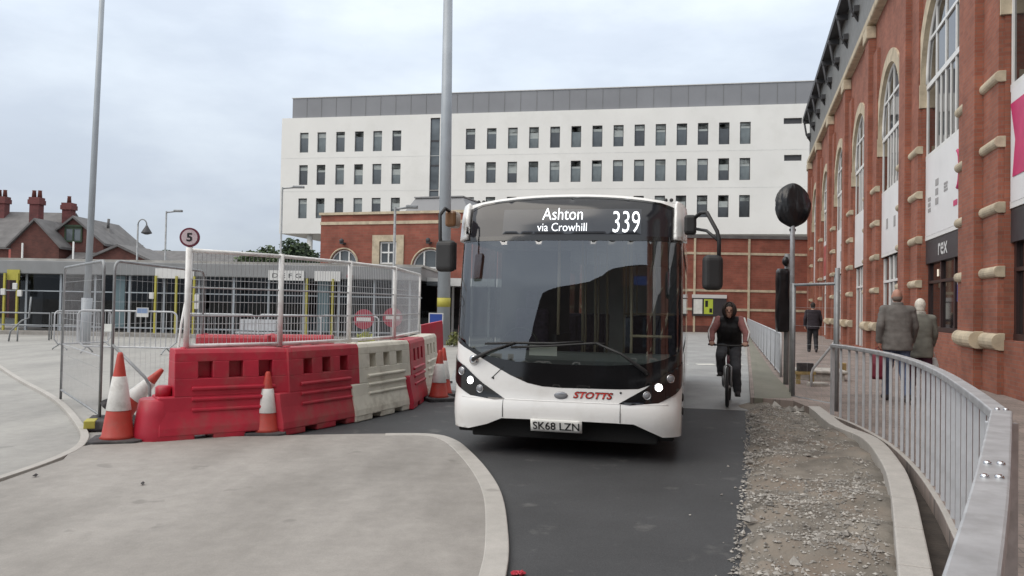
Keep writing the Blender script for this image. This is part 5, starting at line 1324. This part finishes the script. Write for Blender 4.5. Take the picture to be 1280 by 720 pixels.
def make_person(root, J, fw, skin, hands, hairm=None, head_r=1.0):
    """J: joint table; fw: unit facing direction"""
    fw = V(fw); b = MB(); H = V(J['head']); 
    for s in 'LR':
        chain(b, [V(J['hip'+s]), V(J['knee'+s]), V(J['ankle'+s])], [.092, .062, .043])
        chain(b, [V(J['ankle'+s]), V(J['heel'+s]), V(J['toe'+s])], [.043, .040, .030])
        chain(b, [V(J['sh'+s]), V(J['el'+s]), V(J['wr'+s])], [.044, .042, .030])
        d, palm, th, cu = hands[s]; hand(b, J['wr'+s], d, palm, th, cu)
    pl_, wa, ch = V(J['pelvis']), V(J['waist']), V(J['chest'])
    rt = (V(J['shR'])-V(J['shL'])).normalized()
    for c_, wd, r_ in ((pl_, .08, .115), (wa, .055, .115), (ch, .09, .12)): cap(b, c_-rt*wd, r_, c_+rt*wd, r_)
    cap(b, pl_, .13, wa, .13); cap(b, wa, .13, ch, .135); cap(b, V(J['shL']), .045, V(J['shR']), .045)
    sc_ = (V(J['shL'])+V(J['shR']))/2; cap(b, sc_, .062, H-V((0, 0, .06)), .056)
    k = head_r
    b.ball(H+V((0, 0, .02)), (.077*k, .094*k, .112*k), 16)
    chain(b, [H+fw*.03+V((0, 0, -.05)), H+fw*.055+V((0, 0, -.088))], [.058, .036])
    cap(b, H+fw*.088+V((0, 0, .015)), .010, H+fw*.108+V((0, 0, -.022)), .014, 8)
    chain(b, [H+fw*.085-rt*.022+V((0, 0, -.056)), H+fw*.088+rt*.022+V((0, 0, -.056))], [.010, .010])
    for s in (-1, 1):
        b.ball(H+rt*s*.078+V((0, 0, .0)), (.016, .02, .032), 8)
        cap(b, H+fw*.082+rt*s*.02+V((0, 0, .035)), .010, H+fw*.074+rt*s*.045+V((0, 0, .035)), .009, 8)
    o = remeshed(b, 'body', skin, root, .0105, 3)
    e = MB()
    for s in (-1, 1): MB().ball(H+fw*.084+rt*s*.032+V((0, 0, .015)), .010, 8).build('eye', M['ink'], o)
    return o
def trousers(root, J, m, rs=(.112, .083, .070), low=.03):
    t = MB()
    for s in 'LR':
        a = V(J['ankle'+s]); k = V(J['knee'+s]); e = a.lerp(k, low)
        chain(t, [V(J['hip'+s]), k, e], list(rs))
    p = V(J['pelvis']); rt = (V(J['hipR'])-V(J['hipL'])).normalized()
    cap(t, p-rt*.075, .132, p+rt*.075, .132); cap(t, p, .14, V(J['waist']), .142)
    return remeshed(t, 'trousers', m, root, .013, 4)
def shoes(root, J, m):
    for s in 'LR':
        t = MB(); chain(t, [V(J['heel'+s])+V((0, 0, .005)), V(J['toe'+s])+V((0, 0, .004))], [.052, .042]); cap(t, V(J['heel'+s])+V((0, 0, .01)), .05, V(J['ankle'+s]), .052)
        remeshed(t, 'shoe', m, root, .012, 3)
def walker(name, loc_, rz, H, label, jac, trs, hairm, skin, stride=.26, arms=.12, hem=.80, wide=1.0, collar=None, sleeve=1.0, group=None, bald=False, hunch=0, hood=None):
    root = empty(name, loc_, rz, label, 'person', group)
    k = H/1.75; q = lambda *p: (p[0]*k, p[1]*k, p[2]*k)
    f1, f2 = stride, -stride
    J = dict(pelvis=q(0, 0, .96), waist=q(0, .01, 1.10), chest=q(0, .015+hunch*.3, 1.30), hipL=q(-.09, .0, .92), hipR=q(.09, 0, .92),
             kneeL=q(-.10, f1*.62+.03, .50), ankleL=q(-.10, f1, .09), heelL=q(-.10, f1-.04, .045), toeL=q(-.115, f1+.15, .045),
             kneeR=q(.10, f2*.25+.05, .49), ankleR=q(.10, f2, .13), heelR=q(.10, f2-.05, .10), toeR=q(.115, f2+.12, .035),
             shL=q(-.185*wide, hunch*.6, 1.44), shR=q(.185*wide, hunch*.6, 1.44), elL=q(-.245*wide, -arms*.6, 1.17), elR=q(.245*wide, arms*.2, 1.17),
             wrL=q(-.25*wide, -arms*.5+.05, .93), wrR=q(.25*wide, arms+.10, .94), head=q(0, .04+hunch, 1.625))
    make_person(root, J, (0, 1, 0), skin, dict(L=((.05, .1, -1), (1, 0, 0), (0, 1, -.2), .5), R=((-.05, .2, -1), (-1, 0, 0), (0, 1, -.2), .5)))
    trousers(root, J, trs); shoes(root, J, M['rubber'])
    j = MB()
    y_ = hunch*k
    loft(j, [q(0, 0, hem)+(.205*wide*k, .178*k), q(0, .0, .95)+(.205*wide*k, .175*k), q(0, .01, 1.1)+(.19*wide*k, .16*k), q(0, .01+hunch*.3, 1.3)+(.205*wide*k, .145*k), q(0, hunch*.6, 1.42)+(.19*wide*k, .115*k), q(0, hunch*.8, 1.50)+(.10*k, .085*k)])
    cap(j, V(J['shL'])*1.0-V((0, 0, .02)), .078*k, V(J['shR'])-V((0, 0, .02)), .078*k)
    for s in 'LR':
        w0 = V(J['el'+s]).lerp(V(J['wr'+s]), .97); chain(j, [V(J['sh'+s])*1.0-V((0, 0, .03)), V(J['el'+s]), w0], [.070*k*sleeve, .060*k*sleeve, .048*k*sleeve])
    jo = remeshed(j, 'jacket', jac, root, .014, 4)
    if collar: 
        c = MB(); loft(c, [q(0, hunch*.7, 1.45)+(.11*k, .10*k), q(0, hunch*.85, 1.50)+(.09*k, .085*k), q(0, hunch*.9, 1.545)+(.078*k, .078*k)]); remeshed(c, 'collar', collar, root, .012, 3)
    hd = V(J['head'])
    hr_ = MB()
    if bald:
        pass
    else:
        hr_.ball(hd+V((0, -.014, .032)), (.086, .100, .112), 18); hr_.ball(hd+V((0, -.045, -.03)), (.074, .062, .075), 14)
        remeshed(hr_, 'hair', hairm, root, .013, 2)
    if bald:
        hr_.ball(hd+V((0, -.035, -.025)), (.079, .068, .06), 14); remeshed(hr_, 'hair', hairm, root, .011, 2)
    return root, J
jk_grey = mat('charcoal_coat', (.15, .14, .132), .9, var=.25, scale=7, bump=.4, bscale=14)
jk_green = mat('grey_green_coat', (.19, .19, .165), .9, var=.25, scale=7, bump=.4, bscale=12)
jk_navy = mat('dark_plum_coat', (.022, .016, .022), .9, var=.2, scale=7)
jean = mat('blue_denim', (.09, .12, .20), .9, var=.25, scale=10); dk_tr = mat('dark_trousers', (.018, .018, .022), .9, var=.3, scale=8); plum = mat('plum_trousers', (.075, .025, .045), .9)
white_hair = mat('white_hair', (.66, .62, .55), .8, var=.2, scale=30, bump=.5, bscale=60); grey_hair = mat('grey_hair', (.16, .12, .10), .8); dark_hair = mat('dark_hair', (.02, .015, .013), .8)
scarf = mat('pale_scarf', (.34, .32, .29), .9, var=.4, scale=20)
p1 = A(1121, 480, 13.1); m1, J1 = walker('person', (p1.x, 13.1, .15), R(-14), 1.85, 'man with cropped hair in charcoal jacket and jeans walking away behind the railing', jk_grey, jean, grey_hair, M['skin2'], wide=1.06, bald=True, collar=jk_grey)
p2 = A(1150, 480, 13.5); m2, J2 = walker('person', (p2.x, 13.5, .15), R(-14), 1.69, 'white haired person in grey green coat and pale scarf walking away beside the man', jk_green, plum, white_hair, M['skin'], wide=.98, hem=.74, collar=scarf, stride=.2)
p3 = A(1016, 420, 28.7); m3, J3 = walker('person', (p3.x, 28.7, .15), R(-14), 1.78, 'distant person in dark coat and dark trousers walking away beyond the bagged sign', jk_navy, dk_tr, dark_hair, M['skin'], wide=1.1, hem=.82, stride=.15, hunch=.04)
Rm = Matrix.Rotation(R(-14), 4, 'Z')
def bag(name, at, m, label, w_=.2, h_=.3, d_=.09):
    r = empty(name, at, R(-14), label, 'bag')
    t = MB(); loft(t, [(0, 0, -h_, w_*.42, d_*.6), (0, 0, -h_*.9, w_*.5, d_), (0, 0, -h_*.4, w_*.5, d_*.9), (0, 0, -h_*.05, w_*.36, d_*.4), (0, 0, 0, w_*.3, d_*.25)], 16, 3); remeshed(t, 'bag_body', m, r, .012, 2)
    MB().tube([(-w_*.25, 0, -.02), (-w_*.15, 0, .08), (0, 0, .115), (w_*.15, 0, .08), (w_*.25, 0, -.02)], .008, 6).build('handle', m, r)
    return r
wl_ = V(p1.to_3d()); hL = Rm @ V(J1['wrL']); bag('shopping_bag', (p1.x+hL.x-.01, 13.1+hL.y, .15+hL.z-.20), mat('maroon_bag', (.16, .012, .03), .6), 'maroon shopping bag hanging from the left hand of the man in charcoal', .24, .42)
hR = Rm @ V(J2['wrR']); bag('carrier_bag', (p2.x+hR.x+.0, 13.5+hR.y, .15+hR.z-.20), M['pale'], 'white plastic carrier bag held by the white haired person', .2, .34)
# ------------------------------------------------------------------ bicycle and rider (local -y is forward)
pf = G(909, 509); rzb = R(-17); fwd = V((sin(-rzb), cos(rzb), 0)); bc = pf+fwd*.53
bike = empty('bicycle', (bc.x, bc.y, 0), rzb, 'dark mountain bike ridden toward the camera beside the kerb', 'bicycle')
FW, RWl, rad = (0, -.53, .335), (0, .52, .335), .335
fr_m = mat('dark_red_frame', (.10, .03, .045), .35); 
for c_, nm in ((FW, 'wheel'), (RWl, 'wheel')):
    T = Matrix.Translation(c_) @ Matrix.Rotation(pi/2, 4, 'Y')
    ty = MB().tube([((rad-.026)*cos(t), (rad-.026)*sin(t), 0) for t in arc(40, 0, 2*pi)[:-1]], .027, 8, closed=True, T=T).build('wheel', M['tyre'], bike)
    MB().tube([((rad-.058)*cos(t), (rad-.058)*sin(t), 0) for t in arc(40, 0, 2*pi)[:-1]], .012, 6, closed=True, T=T).build('rim', M['steel_dull'], ty)
    sp_ = MB()
    for i in range(16): t = 2*pi*i/16; sp_.tube([(.02*cos(t+.6), .02*sin(t+.6), .02*(-1)**i), ((rad-.06)*cos(t), (rad-.06)*sin(t), 0)], .0018, 3, False, T)
    sp_.tube([(0, 0, -.05), (0, 0, .05)], .022, 10, True, T).build('spokes', M['steel'], ty)
BB, ST, HT, HB = (0, .08, .30), (0, .24, .80), (0, -.36, .84), (0, -.40, .70)
MB().tube([HB, BB], .02, 8).tube([HT, (0, .22, .72)], .017, 8).tube([BB, ST], .016, 8).tube([HT, HB], .022, 8).tube([(.03, .09, .30), (.055, .52, .335)], .011, 6).tube([(-.03, .09, .30), (-.055, .52, .335)], .011, 6).tube([(.02, .22, .71), (.055, .52, .335)], .009, 6).tube([(-.02, .22, .71), (-.055, .52, .335)], .009, 6).build('frame', fr_m, bike)
MB().tube([(-.055, -.53, .335), (-.055, -.43, .66), (0, -.41, .70)], .016, 8).tube([(.055, -.53, .335), (.055, -.43, .66), (0, -.41, .70)], .016, 8).build('fork', M['steel_dull'], bike)
hb = MB().tube([HT, (0, -.38, .96), (0, -.42, 1.0)], .016, 8).tube([(-.31, -.36, 1.02), (-.12, -.42, 1.01), (.12, -.42, 1.01), (.31, -.36, 1.02)], .013, 8).build('handlebar', M['matteblack'], bike)
for s in (-1, 1): MB().tube([(s*.20, -.395, 1.015), (s*.325, -.355, 1.02)], .018, 8).build('grip', M['rubber'], hb)
MB().tube([ST, (0, .27, .90)], .014, 8).build('seat_post', M['steel'], bike)
t = MB(); loft(t, [(0, .28, .90, .05, .13), (0, .28, .93, .065, .14), (0, .28, .95, .055, .13)], 16, 2); t.build('saddle', M['rubber'], bike)
MB().tube([(.10, .08, .30), (-.10, .08, .30)], .018, 8).tube([(.10, .08, .30), (.11, .10, .13)], .012, 6).tube([(-.10, .08, .30), (-.11, .06, .47)], .012, 6).lathe([(.09, -.003), (.09, .003)], 20, Matrix.Translation((.06, .08, .30)) @ Matrix.Rotation(pi/2, 4, 'Y')).build('crank', M['steel_dull'], bike)
for s, y, z in ((1, .10, .13), (-1, .06, .47)): MB().box(min(s*.11, s*.20), max(s*.11, s*.20), y-.04, y+.04, z-.012, z+.012).build('pedal', M['rubber'], bike)
rider = empty('person', (bc.x, bc.y, 0), rzb, 'hooded cyclist in black gilet with striped dusty red sleeves riding toward the camera', 'person')
J = dict(pelvis=(0, .24, 1.02), waist=(0, .17, 1.14), chest=(0, .06, 1.29), hipL=(-.09, .22, .99), hipR=(.09, .22, .99),
         kneeL=(-.13, -.17, .82), ankleL=(-.13, .07, .52), heelL=(-.13, .11, .505), toeL=(-.14, -.07, .50),
         kneeR=(.12, -.06, .60), ankleR=(.145, .12, .22), heelR=(.145, .17, .19), toeR=(.16, -.01, .165),
         shL=(-.185, .0, 1.42), shR=(.185, .0, 1.42), elL=(-.29, -.15, 1.22), elR=(.29, -.15, 1.22), wrL=(-.275, -.30, 1.06), wrR=(.275, -.30, 1.06), head=(0, -.09, 1.585))
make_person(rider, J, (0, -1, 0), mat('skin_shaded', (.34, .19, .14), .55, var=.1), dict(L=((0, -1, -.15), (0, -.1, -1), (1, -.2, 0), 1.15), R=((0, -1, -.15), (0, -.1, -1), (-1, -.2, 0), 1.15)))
trousers(rider, J, mat('dark_jeans', (.06, .063, .072), .9, var=.25, scale=9), (.112, .088, .07)); shoes(rider, J, M['rubber'])
blk = mat('black_gilet', (.010, .010, .012), .75, var=.3, scale=6, bump=.4, bscale=16)
j = MB()
for a, ra, b, rb in (((0, .23, .98), .165, (0, .17, 1.13), .165), ((0, .17, 1.13), .165, (0, .05, 1.30), .17)):
    for s in (-.055, .055): cap(j, (a[0]+s, a[1], a[2]), ra*.95, (b[0]+s, b[1], b[2]), rb*.95)
cap(j, (-.14, .0, 1.41), .085, (.14, .0, 1.41), .085); cap(j, (0, -.01, 1.42), .09, (0, -.04, 1.49), .08)
remeshed(j, 'gilet', blk, rider, .013, 4)
sl_m = mat('dusty_pink_sleeve', (.24, .10, .095), .85, var=.2, scale=8)
for s in (-1, 1):
    k_ = 'R' if s > 0 else 'L'; a, b, c_ = V(J['sh'+k_]), V(J['el'+k_]), V(J['wr'+k_])
    t = MB(); chain(t, [a, b, b.lerp(c_, .93)], [.082, .066, .048]); so_ = remeshed(t, 'sleeve', sl_m, rider, .012, 3)
    off = V((s*.045, -.045, .02)); t = MB().tube([a+off*1.15+V((s*.01, 0, .03)), a.lerp(b, .5)+off*1.08, b+off*.95, b.lerp(c_, .5)+off*.8, b.lerp(c_, .92)+off*.62], .015, 8); t.build('stripe', M['pale'], so_)
h = MB(); hd = V(J['head']); n = 22; vs = []
# hood: a shell open towards the front
for i in range(13):
    ph = R(-62)+R(150)*i/12
    for jx_ in range(n+1):
        th = R(-52)+R(284)*jx_/n           # opening centred on -y
        vs.append((hd.x+.125*cos(th)*cos(ph), hd.y+.02+.138*sin(th)*cos(ph)*1.0, hd.z+.01+.152*sin(ph)))
m_ = n+1
ho = MB().add(vs, [(i*m_+k, i*m_+k+1, (i+1)*m_+k+1, (i+1)*m_+k) for i in range(12) for k in range(n)], True).build('hood', mat('dark_brown_hood', (.03, .022, .02), .9, var=.4, scale=12), rider)
sdm = ho.modifiers.new('solid', 'SOLIDIFY'); sdm.thickness = .018
hr_ = MB().ball(hd+V((0, .015, .045)), (.085, .10, .10), 16); hr_.build('hair', dark_hair, rider)
# ------------------------------------------------------------------ building across the road, seen as a reflection in the windscreen
rb_ = empty('brick_shop_building', (-18, -26, 0), R(-3), 'brick building with blue shop sign seen only as a reflection in the bus windscreen', 'building')
sil = [(0, -.1)]+[(11-11*cos(t), 14.2*sin(t)) for t in arc(14, .0, pi/2)]+[(44, 14.2), (44, -.1)]
MB().prism(sil, -9, 0).build('wall', mat('shadow_toned_wall', (.045, .034, .03), .9, var=.4, scale=.5), rb_)  # wall colour darkened so the front reads as shadowed in the windscreen reflection
MB().box(13, 44, .0, .12, 11.2, 14.1).build('upper_front', mat('worn_brown_brick', (.11, .06, .045), .9, var=.3, scale=.6), rb_)
MB().box(8, 43, -.1, .06, .1, 4.2).build('shopfront', M['shopglass'], rb_)
MB().box(17, 29, .13, .3, 11.6, 13.4).build('shop_sign', M['blue'], rb_)
for x in range(4): MB().box(14+x*7, 16.0+x*7, -.05, .06, 5.2, 7.6).build('window', M['win_far'], rb_)
